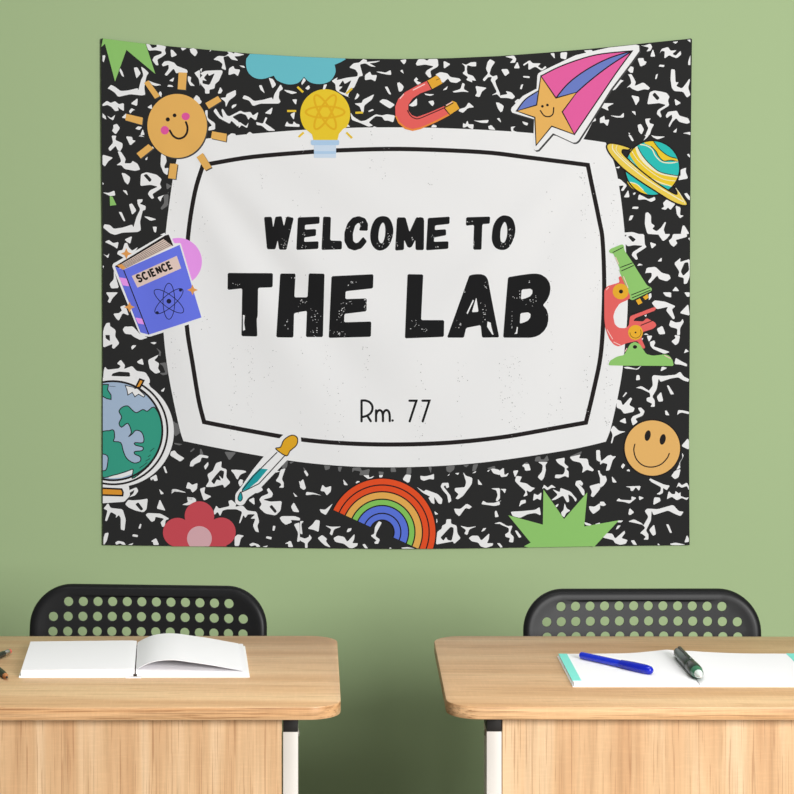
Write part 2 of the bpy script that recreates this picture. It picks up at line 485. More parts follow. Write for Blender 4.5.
def each(name, geoms, m, lay, parent, clip=None):
    for g in geoms: printed(name, [g], m, lay, parent, clip)
def T(ox, oy, s):
    def f(txt):
        return [(ox+float(p.split(',')[0])/s, oy+float(p.split(',')[1])/s) for p in txt.split()]
    return f
def poly(outer, *holes):
    loops = [[Vector((x, y, 0)) for x, y in l] for l in (outer,)+holes]
    tr = tessellate_polygon(loops)
    return ([(v.x, v.y) for l in loops for v in l], [tuple(t) for t in tr])
def ell(cx, cy, rx, ry=None, a=0, n=40):
    ry = ry or rx; c, s = math.cos(a), math.sin(a)
    return [(cx+rx*math.cos(t)*c-ry*math.sin(t)*s, cy+rx*math.cos(t)*s+ry*math.sin(t)*c) for t in (2*PI*i/n for i in range(n))]
def disc(*a, **k): return poly(ell(*a, **k))
def stroke(pts, w, closed=False, cap=True):
    pts = [p for i, p in enumerate(pts) if i == 0 or math.dist(p, pts[i-1]) > 1e-4]
    if closed and math.dist(pts[0], pts[-1]) < 1e-4: pts = pts[:-1]
    n = len(pts); L, R = [], []
    for i in range(n):
        p = pts[i]
        a = pts[i-1] if (i > 0 or closed) else None
        b = pts[(i+1) % n] if (i < n-1 or closed) else None
        def nrm(q0, q1):
            d = math.dist(q0, q1); return (-(q1[1]-q0[1])/d, (q1[0]-q0[0])/d)
        if a is None: m = nrm(p, b); k = 1
        elif b is None: m = nrm(a, p); k = 1
        else:
            n1, n2 = nrm(a, p), nrm(p, b); m = (n1[0]+n2[0], n1[1]+n2[1]); l = math.hypot(*m)
            if l < 1e-6: m, k = n1, 1
            else: m = (m[0]/l, m[1]/l); k = min(2.0, 1/max(.3, m[0]*n1[0]+m[1]*n1[1]))
        L.append((p[0]+m[0]*w/2*k, p[1]+m[1]*w/2*k)); R.append((p[0]-m[0]*w/2*k, p[1]-m[1]*w/2*k))
    vs = L+R; fs = [(i, (i+1) % n, n+(i+1) % n, n+i) for i in range(n if closed else n-1)]
    if cap and not closed and w > 1.0:
        for idx, q in ((0, pts[1]), (n-1, pts[-2])):
            p = pts[idx]; a0 = math.atan2(p[1]-q[1], p[0]-q[0])
            b0 = len(vs); vs.append(p); vs += [(p[0]+w/2*math.cos(a0-PI/2+PI*j/8), p[1]+w/2*math.sin(a0-PI/2+PI*j/8)) for j in range(9)]
            fs += [(b0, b0+1+j, b0+2+j) for j in range(8)]
    return (vs, fs)
def rnd(pts, f=.14):                      # gently rounded corners
    out = []; n = len(pts)
    for i in range(n):
        a, p, b = pts[i-1], pts[i], pts[(i+1) % n]
        for q in (a, b):
            d = math.dist(p, q); t = min(f, 1.1/max(d, 1e-6))
            out.append((p[0]+(q[0]-p[0])*t, p[1]+(q[1]-p[1])*t))
    return out
def move(pts, dx, dy): return [(x+dx, y+dy) for x, y in pts]

PM = {}
def pm(name, rgb, rough=.85):
    if name not in PM: PM[name] = mat('print_'+name, rgb, rough, .12)
    return PM[name]
INK = pm('black', (44, 44, 44)); WHT = pm('white', (240, 240, 240)); GRY = pm('grey', (112, 112, 112))
LINE = pm('outline', (38, 34, 34)); LET = pm('lettering', (30, 30, 31))
ORA = pm('orange', (234, 181, 98)); GRN = pm('leaf_green', (146, 200, 112)); YEL = pm('yellow', (236, 203, 52)); YDK = pm('dark_yellow', (229, 179, 38))
PNK = pm('pink', (226, 92, 160)); TEAL = pm('teal', (48, 192, 184)); BLU = pm('band_blue', (110, 128, 200))

# cloth
outl = [(x, topy(x)) for x in range(104, 692, 6)]
outl = [(101, 39.2), (101.8, 38.3)]+outl+[(691, 38.4), (692, 39.4)]+[(pl_i(RB, y), y) for y in range(50, 545, 12)]+[(689.6, 545.2)]+[(x, boty(x)) for x in range(684, 104, -6)]+[(103, 545)]+[(pl_i(LB, y), y) for y in range(540, 44, -12)]
g = poly(outl)
tap = printed('wall_tapestry', [g], INK, 0, None)
for v in tap.data.vertices: v.co -= ORG
tap.location = ORG
tag(tap, 'black and white marbled fabric tapestry reading WELCOME TO THE LAB hung on the green wall', 'tapestry')
# turned hem so that the cloth has an edge and a back
bm = bmesh.new()
n = len(outl)
fr = [bm.verts.new(P3(x, y, -.2)-ORG) for x, y in outl]; bk = [bm.verts.new(P3(x, y, -6)-ORG) for x, y in outl]
for i in range(n): bm.faces.new((fr[i], fr[(i+1) % n], bk[(i+1) % n], bk[i]))
obj('hem', bm_me(bm, 'hem'), INK, tap)

CHIPS = '''
@100,35
5,165 45,160 30,220 10,190
160,262 178,290 192,335 172,322 155,285
268,260 295,255 325,305 290,345 283,320
60,425 88,395 125,415 165,445 225,440 300,422 305,440 325,360 345,320 325,250 350,265 388,300 370,325 360,370 352,420 360,475 330,480 240,470 145,492 115,455 75,430
385,362 430,380 490,397 440,405 400,390
365,70 395,75 415,105 450,95 450,75 525,90 515,120 525,150 490,175 455,195 465,240 445,240 415,200 430,170 490,148 490,130 440,120 385,125
560,115 580,120 613,160 565,178
712,110 740,104 765,115 775,140 755,172 720,140
640,100 690,105 655,125
490,235 510,210 545,205 590,220 610,245 690,275 698,300 625,300 605,305 585,265 530,325 512,315 545,270 545,235 500,250
548,362 590,335 580,372
532,410 545,395 570,398 585,412
698,325 725,335 718,370 755,405 715,402 697,360
750,300 794,275 794,410 785,350 755,310
740,510 765,475 794,500 794,555
243,545 300,500 295,565
230,605 250,580 278,595 262,600 240,625
172,655 210,620 205,665
375,575 410,550 415,590
465,460 480,445 492,465 485,495 470,480
14,555 55,522 85,540 120,525 150,550 190,540 190,605 165,590 140,570 150,600 120,605 90,570 60,555 20,565
14,615 45,645 50,672 14,650
55,640 90,660 122,632 105,678 80,665
105,715 135,705 160,740 125,790 95,760 107,740
300,725 335,730 315,755 280,745
340,745 355,794 320,794
11,480 22,490 11,500
11,355 20,360 11,400
12,720 22,745 12,775
@200,40
105,155 145,125 200,130 230,105 215,92 245,96 270,108 275,98 355,115 310,128 270,130 305,165 250,155 225,125 185,135 195,180 208,240 170,225 180,190 150,165
0,265 40,245 130,240 175,240 180,255 150,325 120,350 115,385 75,395 75,425 40,425 40,390 0,345 0,300 20,280 / 30,300 60,265 72,285 118,262 75,358 20,345 20,318 55,325
225,280 230,225 265,205 275,230 320,235 300,288 275,265
312,202 350,205 358,222 330,215
140,425 160,372 180,400 165,425
160,460 205,455 210,430 285,395 285,440 230,480 205,535 200,490
250,530 260,515 290,508 285,525 255,545
545,300 580,310 605,355 575,385 560,340
468,360 490,358 515,425 480,395
335,465 350,438 385,450 430,485 500,475 570,455 580,475 590,430 640,350 660,388 630,410 625,460 640,490 625,505 480,505 420,525 390,480
665,395 720,402 775,418 730,430 690,415
732,472 770,470 762,515 745,495
515,580 540,560 578,532 565,590 530,585
105,565 125,540 160,600 185,620 170,555 180,545 215,600 235,605 320,560 350,575 400,570 420,600 465,570 445,640 400,610 385,635 365,595 320,580 255,610 310,650 300,690 250,640 235,665 150,620
300,665 315,650 365,685 385,655 375,700 330,675 310,700
445,650 500,665 520,610 535,620 515,660 560,690 600,720 540,722 490,680 450,675
40,560 60,555 60,620 120,660 120,710 65,720 70,690 95,680 45,620
372,745 395,728 420,745 420,760 380,760
220,760 250,740 280,745 290,770 215,790
715,590 755,570 745,635
672,685 690,645 705,665 735,670 745,645 765,665 790,670 790,690
75,95 80,80 90,82
0,235 18,220 10,260
0,470 15,490 0,510
@300,50
10,260 30,220 48,240 15,280
40,305 70,278 80,300 65,318
180,315 190,275 215,272 200,310
390,140 425,105 470,100 500,72 530,78 530,95 640,85 600,100 550,105 605,135 560,130 520,105 475,115 500,205 470,210 430,300 400,310 380,370 400,380 330,350 285,320 280,270 250,245 300,215 290,240 370,220 455,210 460,185 440,155 / 305,290 340,240 355,270 410,238 360,345 305,325 340,290
515,240 515,200 555,170 570,200 612,198 598,250 565,232
602,172 640,172 680,180 720,158 725,198 690,195 640,185
770,262 794,255 794,330 785,330
672,292 695,290 725,355 705,350
432,395 455,340 472,360 455,385
430,425 490,420 500,395 590,350 570,395 510,440 505,495 490,495 475,450
628,410 655,390 690,395 755,435 715,465 680,445
540,485 575,468 588,478 550,492
400,495 425,530 480,565 520,560 600,510 650,520 690,510 755,520 740,575 700,560 670,560 650,530 600,525 545,575 580,600 545,610 480,580 410,555
355,610 375,585 400,610
575,615 590,605 620,620
@400,50
0,80 50,74 45,100 30,115
0,165 20,155 30,190
125,110 145,73 190,72 215,85 230,72 300,70 305,130 240,165 250,215 230,220 200,185 215,160 270,130 200,115 135,125
345,85 402,112 348,150
108,240 130,215 145,235 130,245 170,260 140,278
0,258 30,290 20,320 0,335
280,195 320,175 375,185 400,215 470,225 485,240 450,262 400,255 380,225 345,260 330,255 310,215
338,320 380,285 370,315
490,105 525,118 560,98 605,95 605,130 570,130 535,120 530,150 535,190 580,205 605,245 570,240 575,258 525,238 540,215 495,185 515,165 515,130
695,95 715,72 755,95 725,140 710,190 735,210 770,200 775,225 755,245 765,280 794,345 794,375 770,350 725,360 770,335 735,265 720,240 730,215 700,215 670,250 655,235 700,185 682,150
415,330 480,310 495,260 515,270 505,310 550,335 500,330 430,338
598,285 690,300 650,330 632,375 595,365 612,340
192,345 230,350 275,352 240,365 205,358
68,440 95,420 135,380 135,440 100,450
222,408 265,400 272,425 258,448
470,470 520,455 545,415 590,455 540,460 500,500 465,485
580,558 620,562 705,555 695,580 640,578
498,615 500,580 520,590 535,560 545,590 585,590 580,630 550,620 535,605 515,615
700,605 725,595 760,635 705,630
760,415 794,420 794,490 775,460
768,545 790,538 794,570
245,615 260,592 290,600 290,615
@500,40
38,132 110,122 130,150 120,180 78,182 105,150 70,140
108,225 138,170 158,225
182,195 235,160 260,185 325,185 300,210 335,230 360,205 370,220 330,245 280,210 225,240 225,180 190,205
8,232 60,230 75,262 40,288
182,285 235,288 235,303 185,297
158,388 168,355 185,350 172,392
0,440 60,430 45,405 90,415 120,450 100,470 60,460 0,460
115,490 140,468 165,475 130,510
0,500 30,525 20,565 0,575
398,106 432,103 435,150
480,100 535,95 525,155 480,145
665,83 730,78 735,90 690,105
175,645 225,660 215,680 190,670
85,690 125,685 105,700 105,720 150,735 90,728
735,570 765,640 735,650 700,720 660,794 625,794 680,720 680,670 720,640
760,520 794,490 794,540
0,625 8,650 0,655
@600,35
320,82 350,85 400,68 415,95 400,125 368,132 390,100
398,172 420,110 440,172
473,145 490,110 540,95 560,125 610,120 575,150 600,165 640,125 645,155 610,185 570,170 550,160 510,188 515,130 490,125
575,55 622,50 600,70
690,38 720,36 720,60
728,130 728,235 700,240 700,210
298,185 345,182 350,205 370,212 360,235 320,252
465,250 475,235 512,238 508,255
437,350 445,315 460,308 450,348
215,270 230,245 268,255 262,300 240,300
222,312 250,310 270,345 285,375 275,405 345,375 398,420 385,435 350,430 300,445 260,430 235,410 210,420 250,385 240,340
85,430 100,400 150,350 190,362 165,380 125,430 105,440
0,540 115,542 60,570 70,602 0,570
248,478 310,490 312,520 285,560 270,520
375,550 395,455 430,440 490,450 530,460 553,490 540,520 550,560 475,605 490,645 480,655 450,625 460,595 525,555 470,540 430,545 / 415,475 435,455 475,500 455,520
565,270 595,275 600,375 625,375 605,405 650,425 680,390 710,345 715,360 700,420 720,475 690,498 660,450 590,445 570,420 560,350
592,505 645,540 600,562
522,640 540,610 610,600 630,640 700,660 715,695 690,705 630,690 605,660 575,690 550,735 545,715 575,660 570,630 530,660
578,770 612,738 605,775
655,780 718,768 718,794 690,785
78,638 160,645 190,615 190,655 130,655
250,605 280,605 285,640
0,660 35,640 40,675 75,670 60,725 30,695 0,700
298,715 325,705 350,750 330,790 310,770
358,665 405,662 390,680 395,700 430,710 410,745 395,794 360,794 385,740 365,700
225,775 240,780 235,794
@100,135
92,5 130,5 122,40 180,65 178,100 160,130 140,120 125,85 80,130 65,105 105,60
205,10 255,15 260,40 285,45 240,85
305,10 325,0 355,15
20,155 105,180 65,210 40,250 20,235
140,130 165,130 205,190 195,225 245,225 260,205 300,230 320,275 280,285 195,270 170,240 130,240 170,210
170,300 200,305 240,335 235,370 220,395 195,370
320,405 325,310 370,295 450,315 490,350 475,390 490,420 415,470 430,500 410,508 380,470 395,440 460,410 400,395 / 345,320 370,308 412,355 395,375
178,438 210,440 222,482
20,455 70,460 115,440 122,480 80,485
230,550 255,543 290,600 255,635
295,512 340,510 335,530 315,545 365,565 360,595 340,600 330,640 318,690 325,755 300,770 180,775 120,794 80,780 25,735 35,708 80,715 110,745 180,735 255,710 265,735 290,650 320,590 300,550
348,645 390,650 450,670 400,682
148,610 172,612 202,682 188,685
418,728 452,728 445,775 430,770
485,150 520,155 530,210 510,250 515,265 545,260 535,320 505,300 480,240
415,90 430,105 405,115
358,190 378,172 375,195 365,200
455,495 510,475 490,500 480,530
475,794 515,775 520,794
18,370 32,390 18,395
g 505,475 545,470 540,560 490,595 480,580 510,540
g 525,380 570,405 530,435
@100,235
38,55 70,38 105,65 148,55 138,110 110,90 80,75
195,35 255,8 240,70 215,55
135,150 145,125 180,118 195,65 215,62 230,100 255,125 300,95 290,115 255,160 220,200 170,170
25,150 55,165 75,145 65,185
45,455 145,455 100,500 80,540 60,530 75,500
110,270 150,420 90,425 75,390 110,350
105,625 150,620 175,600 160,570 200,555 230,640 180,620 150,680 130,665
30,740 50,700 78,695 82,740 125,765 120,794 30,794
180,750 200,725 260,735 290,794 200,785
23,240 32,250 23,265
@100,325
25,40 75,5 125,40 120,90 155,145 110,190 95,180 100,150 25,180 / 42,70 75,50 80,130 45,105
182,40 200,15 260,10 320,75 380,100 320,120 270,95 235,65 190,55
247,175 260,160 290,162 255,198
398,140 430,135 450,140 430,155
292,292 335,265 348,318 305,305
380,278 465,235 455,255 430,280 470,305 460,345 480,375 440,388 395,350
g 445,180 485,210 480,250 465,240 470,215
g 470,305 525,295 540,390 500,400 470,380 520,380 500,325
135,305 165,275 200,320 190,350 255,325 290,365 360,375 395,430 395,465 340,450 240,440 25,420 30,360 40,330 60,355 150,345 165,325 / 100,385 150,370 235,375 240,410 90,405
480,525 515,495 505,530
g 580,760 620,794 580,794
@150,400
165,410 195,400 220,430 275,462 240,490 200,465 160,440
105,530 118,525 138,580 122,580
0,620 50,590 62,640 35,645 25,625 10,640
318,530 330,480 400,430 465,445 460,462 410,455 400,490 375,500
428,525 462,490 465,515 440,555
455,590 500,560 525,500 570,485 565,535 610,550 605,610 640,655 590,698 580,670 500,690 440,690 470,640 / 485,645 520,600 560,555 590,565 580,630 545,595 565,640 530,630 510,670
395,705 440,690 430,740 490,765 440,794 425,794
640,555 690,552 715,565 770,570 720,590 690,632 670,590
285,700 300,650 335,675 375,658 370,710 335,735 320,705
170,745 175,708 220,715 290,738 220,728 190,728
72,705 110,745 85,750
290,770 350,775 370,794 310,794
700,655 720,630 740,660 715,690
g 185,180 220,185 240,260 200,290 185,260
g 190,340 260,350 230,360 195,350
g 318,405 350,380 355,390 325,415
g 398,385 410,390 425,430 395,430
g 590,410 685,415 630,480
@100,450
200,430 225,395 260,400 325,395 380,385 370,470 345,495 280,480 225,455 / 280,430 305,415 345,470 325,482
27,465 65,420 85,460 180,470 205,550 195,640 165,630 165,540 150,515 125,540 130,515 85,490 55,565 40,560 60,480
450,465 475,390 520,482 490,475
362,515 380,500 480,505 550,545 520,560 515,605 495,612 480,575 510,545 440,530 435,560 410,572
468,310 508,345 485,352
568,345 575,310 610,312 688,338 620,328 590,332
685,305 705,255 735,280 775,262 770,310 735,340 720,310
690,380 725,375 770,405 700,440 650,435 700,415
258,675 265,668 302,675 298,692 258,685
305,622 318,585 330,590 320,625
28,700 40,660 70,655 55,720 35,750 28,750
120,735 145,720 190,730 205,752 180,752 160,740 130,752
405,725 445,698 470,754 425,754 420,730
230,320 290,295 305,325 280,360 230,375 265,345 275,315 235,340
712,130 720,90 794,40 794,90 760,100 740,130
220,752 265,738 255,754
@200,450
470,395 485,370 545,345 530,315 545,300 580,345 570,375 500,395 560,410 650,405 640,480 600,520 520,505 470,460 490,430 / 550,450 570,435 612,488 595,502
383,398 430,375 435,438
245,155 340,160 370,170 320,190 300,235 285,220 280,180
305,250 320,230 345,240 330,275 310,275
415,320 460,315 490,295 500,320 450,345
108,485 130,440 150,465 235,445 225,405 250,395 290,430 280,450 340,440 375,480 450,490 470,570 455,600 468,655 440,645 420,600 440,545 400,545 440,510 380,510 360,540 345,515 320,580 310,580 335,490 290,470 215,470 180,480 160,525 140,490 115,515
275,690 300,670 350,680 325,700 310,762 275,762
390,750 420,735 465,750 480,768 450,770 440,755 405,765
672,745 720,718 740,772 700,770 700,745
525,690 535,685 570,692 565,712 525,700
575,640 580,600 600,605 590,642
632,540 650,525 750,525 794,540 794,560 720,555 730,575 680,595 650,570
745,590 790,575 794,725 770,730 780,660
722,450 745,415 790,495 740,490
738,335 775,370 755,372
600,245 625,210 640,155 680,145 665,185 650,230 665,260 665,300 625,298 645,280 640,265
555,165 590,160 640,170 600,180
495,768 540,758 530,772
785,250 794,245 794,280
g 645,80 700,80 690,140 655,150
g 710,95 750,90 720,110
@300,455
30,130 45,120 68,155 55,172
g 25,95 45,115 35,130
0,215 25,190 48,265 30,278 0,260
162,285 178,235 205,260 248,245 245,290 212,322 195,290
45,320 50,292 110,300 172,322 110,312
342,190 382,240 350,238
442,220 455,205 478,210 450,225
155,430 200,435 260,385 240,420 205,478 165,455
60,585 100,550 125,515 158,520 148,612 110,595
200,560 250,570 330,568 270,590 255,640 235,625 250,590
370,612 380,585 410,580 405,600 385,612
140,660 175,635 215,665 205,685 245,735 200,720 165,690
265,660 300,640 350,650 375,690 435,625 430,670 415,700 460,700 455,720 420,740 390,738 350,705 280,690
560,640 590,625 595,570 625,525 650,535 605,620 600,645 635,670 620,705 595,705 590,690 610,680
0,525 30,525 10,550 20,630 0,625
0,650 40,665 70,650 75,630 95,660 60,700 60,738 40,738 40,700 0,680
495,710 515,705 540,742 515,740
500,160 545,155 550,180 590,165 575,182 540,190
628,160 660,160 650,178 630,178
708,738 720,733 728,742 710,742
g 190,80 240,85 235,110 200,122
g 300,95 335,90 320,135 305,125
g 415,100 480,95 490,125 555,110 545,160 470,160 480,130 430,120 415,138
g 622,130 665,135 660,160 630,160
g 720,100 755,98 765,135 720,135
@400,455
20,195 45,155 90,158 75,215 60,220
160,165 200,170 245,160 270,150 270,195 235,190 190,205 165,195
375,165 395,148 390,162
435,145 470,140 460,158
500,135 525,165 575,180 570,230 500,325 460,352 440,345 465,310 435,285 435,262 515,255 525,215
570,145 605,125 600,140
618,188 655,238 620,235
322,250 335,222 385,220 390,255 370,265 360,240 345,250 400,320 408,365 385,382 375,320 340,280
130,252 190,290 205,275 300,310 338,350 330,390 305,385 270,330 275,390 250,380 225,340 240,330 180,300
428,425 480,428 530,385 572,410 550,428 520,420 470,488 440,460
295,610 330,585 335,560 365,545 368,510 405,508 405,545 450,560 455,620 482,660 430,705 420,685 285,710 / 320,655 400,570 425,575 425,615 410,680 380,675 365,650 345,680
475,560 540,575 610,565 550,590 535,635 510,625 525,595
645,610 660,582 685,578 670,600
545,660 570,640 620,640 645,680 710,620 705,670 690,700 740,700 735,720 680,738 640,725 620,695 570,685
645,390 660,362 690,380 750,380 790,365 794,395 750,405
720,265 794,262 794,345 770,370 760,360 775,320 765,280
752,450 765,440 785,490 755,495
745,545 794,530 794,548
690,125 740,105 794,120 794,160 740,145 720,110 700,135
272,445 305,468 280,475
290,500 298,530 288,540
770,700 794,700 794,730
10,735 60,730 120,742 15,742
g 55,100 90,98 90,150 50,158
g 225,95 252,95 245,148
g 365,90 435,82 430,115 400,140 370,130
g 500,82 550,75 525,98
g 580,75 622,70 600,125 572,130
g 690,105 750,85 760,100 710,115
@500,450
0,160 30,140 35,200 70,180 55,210 10,215 0,200
102,165 148,160 120,220
175,125 200,105 230,110 245,162 200,165 195,140
118,245 130,205 175,212 155,255 210,265 250,295 280,302 240,335 210,320 220,360 185,372 205,330 150,280
0,310 50,308 38,345 20,320
262,405 270,345 300,360 330,335 325,400 295,385
150,452 165,400 205,395 205,420 175,430
85,490 180,485 280,475 315,452 325,520 280,500 220,510 160,540 100,525
300,95 380,95 360,120 365,160 350,220 330,245 298,215 335,170 340,120
440,75 515,60 510,105 545,135 525,150 545,170 545,220 515,205 470,225 435,222 440,195 500,195 515,170 515,140 460,105
552,55 640,35 625,65 695,68 705,120 745,155 735,170 690,155 650,182 660,140 640,100 575,85
335,310 350,275 380,300 410,275 445,300 410,300 375,320 350,300
415,310 475,335 480,300 560,330 610,390 600,412 575,370 540,350 550,410 530,415 500,360 440,395 405,400 460,355
440,440 465,425 460,445 445,455
485,495 505,475 512,420 530,465 560,480 525,500 510,535 490,520
595,275 605,245 640,240 660,265 650,285 625,265 670,320 670,360 655,360 620,300
708,285 794,262 794,310 740,375 720,365 730,330
705,445 750,450 794,420 794,470 740,510 712,475
0,570 60,605 100,600 80,660 110,690 105,735 70,730 80,700 45,690 40,670 70,650 70,620 0,590
118,640 135,640 172,690 150,698
665,570 725,590 720,602 680,595
750,590 794,575 794,590
0,740 22,772 0,775
762,0 794,0 794,95 765,80
0,405 12,400 0,410
775,160 794,165 794,225
g 275,90 285,55 320,50 325,75 350,75 375,40 390,85 340,95
g 185,110 215,95 230,112
g 555,50 650,8 640,35 560,52
@600,450
0,30 8,90 60,45 85,38 100,50 128,48 100,80 75,160 45,165 60,110 20,100 0,118
165,130 185,105 200,120 180,150
212,160 230,150 240,170 215,168
0,180 20,205 45,205 55,240 30,280 0,300
92,205 135,258 100,258
200,290 325,285 310,325 285,295 262,325 245,325 240,300
128,405 150,382 165,395 250,400 250,368 290,380 260,405 235,425 190,412
308,365 350,380 312,400
422,438 430,375 475,378 482,405
390,235 400,225 430,240 510,275 555,282 530,320 500,300 500,340 475,355 448,350 480,330 485,295 410,255
605,300 625,255 650,280 690,258 706,290 706,320 690,285 650,300 620,285
530,392 545,325 570,350 595,350 600,325 625,345 640,335 640,365 680,380 705,375 690,398 650,380 610,400 570,370
565,205 595,165 640,150 625,215 595,232
605,160 640,140 625,110 655,60 650,20 665,45 640,90
225,510 235,460 272,495 240,518
222,568 270,550 330,580 345,600 385,530 355,485 375,465 460,470 580,435 625,485 665,490 640,525 600,510 540,480 425,518 410,480 405,560 365,640 385,670 385,712 345,712 365,690 340,670 318,660 360,620 340,595 280,580
390,635 430,590 445,670 420,682
525,590 545,590 572,658 555,658
130,560 185,560 170,575 140,575
125,632 140,600 165,598 145,625
20,695 50,660 100,665 120,705 195,640 200,660 170,700 220,715 205,745 160,754 120,740 105,715
245,720 270,715 295,754 265,752
670,735 690,675 705,700 706,730
555,745 600,735 680,752 620,756 565,755
0,410 30,410 48,435 30,445 0,440
460,740 478,756 458,756
@600,335
370,5 415,5 405,30 388,55
395,55 430,42 440,60 425,90 500,115 555,135 510,150 420,110 400,85
565,50 600,25 590,0 635,5 625,60 600,82
665,145 680,108 705,130 690,135
590,230 600,180 640,205 690,230 690,250 640,235
480,290 490,250 535,260
285,360 290,318 312,318 318,355
282,418 330,405 385,440 390,440 420,400 412,335 425,318 500,325 600,315 635,290 665,330 708,350 700,372 660,360 620,335 560,345 480,372 465,345 450,430 415,490 435,520 435,570 400,570 415,545 370,525 370,500 400,490 395,460 330,428
450,490 485,450 502,525 465,530
530,400 545,400 588,470 560,472
178,488 205,452 215,460 185,492
130,510 165,520 180,560 240,495 255,505 230,555 275,580 265,610 190,625 165,590 130,575
515,600 530,600 552,638 520,635
612,635 620,595 660,598 706,610 706,628 650,615 630,620
300,580 325,575 355,605 340,640 280,665 300,690 260,720 245,670 260,645 325,620
150,685 200,655 208,705
185,255 220,250 290,270 330,240 300,275 200,265
325,30 345,20 330,50
@600,400
645,365 695,305 706,320 706,395
80,240 105,200 150,245 205,250 160,265 110,290 95,345 85,340 100,280 90,250
@600,135
225,0 245,0 270,45 255,50
345,45 365,10 350,0 390,0 375,20
405,0 440,10 520,12 460,35 425,20
690,155 705,148 716,165 712,180
620,360 640,320 640,275 685,258 680,290 700,345
120,260 165,245 150,265
120,345 160,350 215,400 185,445 165,440 190,400 150,405
188,495 225,435 235,495
262,465 275,455 285,460 270,478
300,515 310,470 350,490 385,510 435,490 440,515 405,532 360,510
252,585 265,568 308,570 300,588
228,680 240,640 268,638 250,675
485,585 510,570 500,540 530,510 600,545 560,595 540,575 520,595
600,560 640,575 635,635 665,640 635,662 610,630
668,465 690,460 714,490 712,520 690,500
360,620 380,612 405,640 405,700 435,720 415,745 450,765 485,735 515,690 525,695 505,750 520,794 375,785 355,710
655,720 670,718 710,785 640,790
190,775 260,770 320,790 310,794 195,794
@600,235
220,-8 350,-8 355,75 370,95 285,150 300,190 285,198 250,160 260,135 340,85 270,80 220,90 190,60 195,20 / 222,12 245,4 285,35 260,58
395,55 450,75 410,110
460,-8 560,-8 530,30 500,50
545,45 570,25 580,-8 690,-8 690,15 600,40 615,65 585,95 560,75
455,210 490,178 490,210
292,245 310,225 342,238
358,305 370,260 440,252 490,300 550,315 562,345 530,368 470,350 455,320 395,385 380,370 410,330 410,300 370,300
588,225 640,180 635,215 712,190 712,330 690,385 665,390 665,340 620,330 630,290 / 640,290 670,220 700,215 708,280 660,325
572,445 600,408 630,445
498,455 565,455 565,497 520,485
668,455 712,455 710,490 690,490
410,540 435,518 520,530 600,565 570,590 595,660 580,670 525,600 540,570 450,590
632,620 700,548 712,640
548,715 560,675 600,695 640,690 655,665 665,690 635,740 635,794 610,794 615,745 560,730
450,745 495,720 520,785 470,790
345,790 365,780 390,794
385,470 405,460 410,490 388,520
300,700 345,690 330,715
350,640 372,630 365,650
700,25 712,20 710,45
'''
# marbled white flecks
CH, CG = [], []
for line in CHIPS.strip().split('\n'):
    line = line.strip()
    if line.startswith('@'):
        a, b = line[1:].split(','); tf = T(float(a), float(b), 7.94); continue
    gr_ = line.startswith('g ')
    if gr_: line = line[2:]
    loops = [rnd(tf(s)) for s in line.split(' / ')]
    (CG if gr_ else CH).append(poly(*loops))
printed('marbled_flecks', CH, WHT, 1, tap, {'xmin': 102.6, 'xmax': 690.4})
printed('grey_flecks', CG, GRY, 1.4, tap)
t = T(100, 135, 7.94)
printed('green_fleck', [poly(t('78,485 100,490 130,555 80,562'))], GRN, 1.6, tap)

# white sign panel, border and words
top_ = [(181, 142), (205, 138.8), (237, 135.2), (270, 132.3), (301, 130), (340, 128.2), (375, 127.4), (430, 127.8), (480, 129.7), (531, 133), (583, 139.2), (605.7, 142.5)]
rgt = [(613.9, 162), (618.9, 185), (624, 225), (627, 270), (627.3, 310), (624.6, 346), (622, 371.5), (617.6, 396.7), (610.7, 428), (605.7, 441.5)]
bot = [(566, 450.4), (500, 460.3), (450, 465.3), (400, 467.3), (350, 466.3), (300, 462), (250, 454), (183.4, 441)]
lft = [(178.7, 425), (168.6, 375), (163.6, 333), (162, 290), (165.5, 235), (172.4, 181.6), (176.8, 159)]
pan = spline(top_, False, 4)[:-1]+spline([top_[-1]]+rgt, False, 4)[:-1]+spline([rgt[-1]]+bot, False, 4)[:-1]+spline([bot[-1]]+lft+[top_[0]], False, 4)[:-1]
sign = printed('sign_panel', [poly(pan)], WHT, 2, tap)
bl = spline([(203, 165), (211.8, 163.5), (253, 156.8), (313.8, 151.7), (340, 150.3), (401.7, 149), (480, 152), (527, 157.3), (587.8, 165)], False, 5)[:-1] \
   + spline([(587.8, 165), (599, 219.6), (602.5, 240), (604.3, 280), (603.4, 318), (600.4, 356), (594, 388), (585.8, 422.5)], False, 5)[:-1] \
   + spline([(585.8, 422.5), (540.5, 430.8), (500, 437.4), (450, 442.6), (400.8, 444.6), (350, 443.4), (300, 439.3), (250, 430.9), (204.2, 421.9)], False, 5)[:-1] \
   + spline([(204.2, 421.9), (198.9, 400.6), (192.6, 362.8), (186.9, 325.7), (185.9, 285), (188.2, 235), (195, 192), (203, 165)], False, 5)[:-1]
printed('border_line', [stroke(bl, 4.3, True)], LINE, 3, sign)

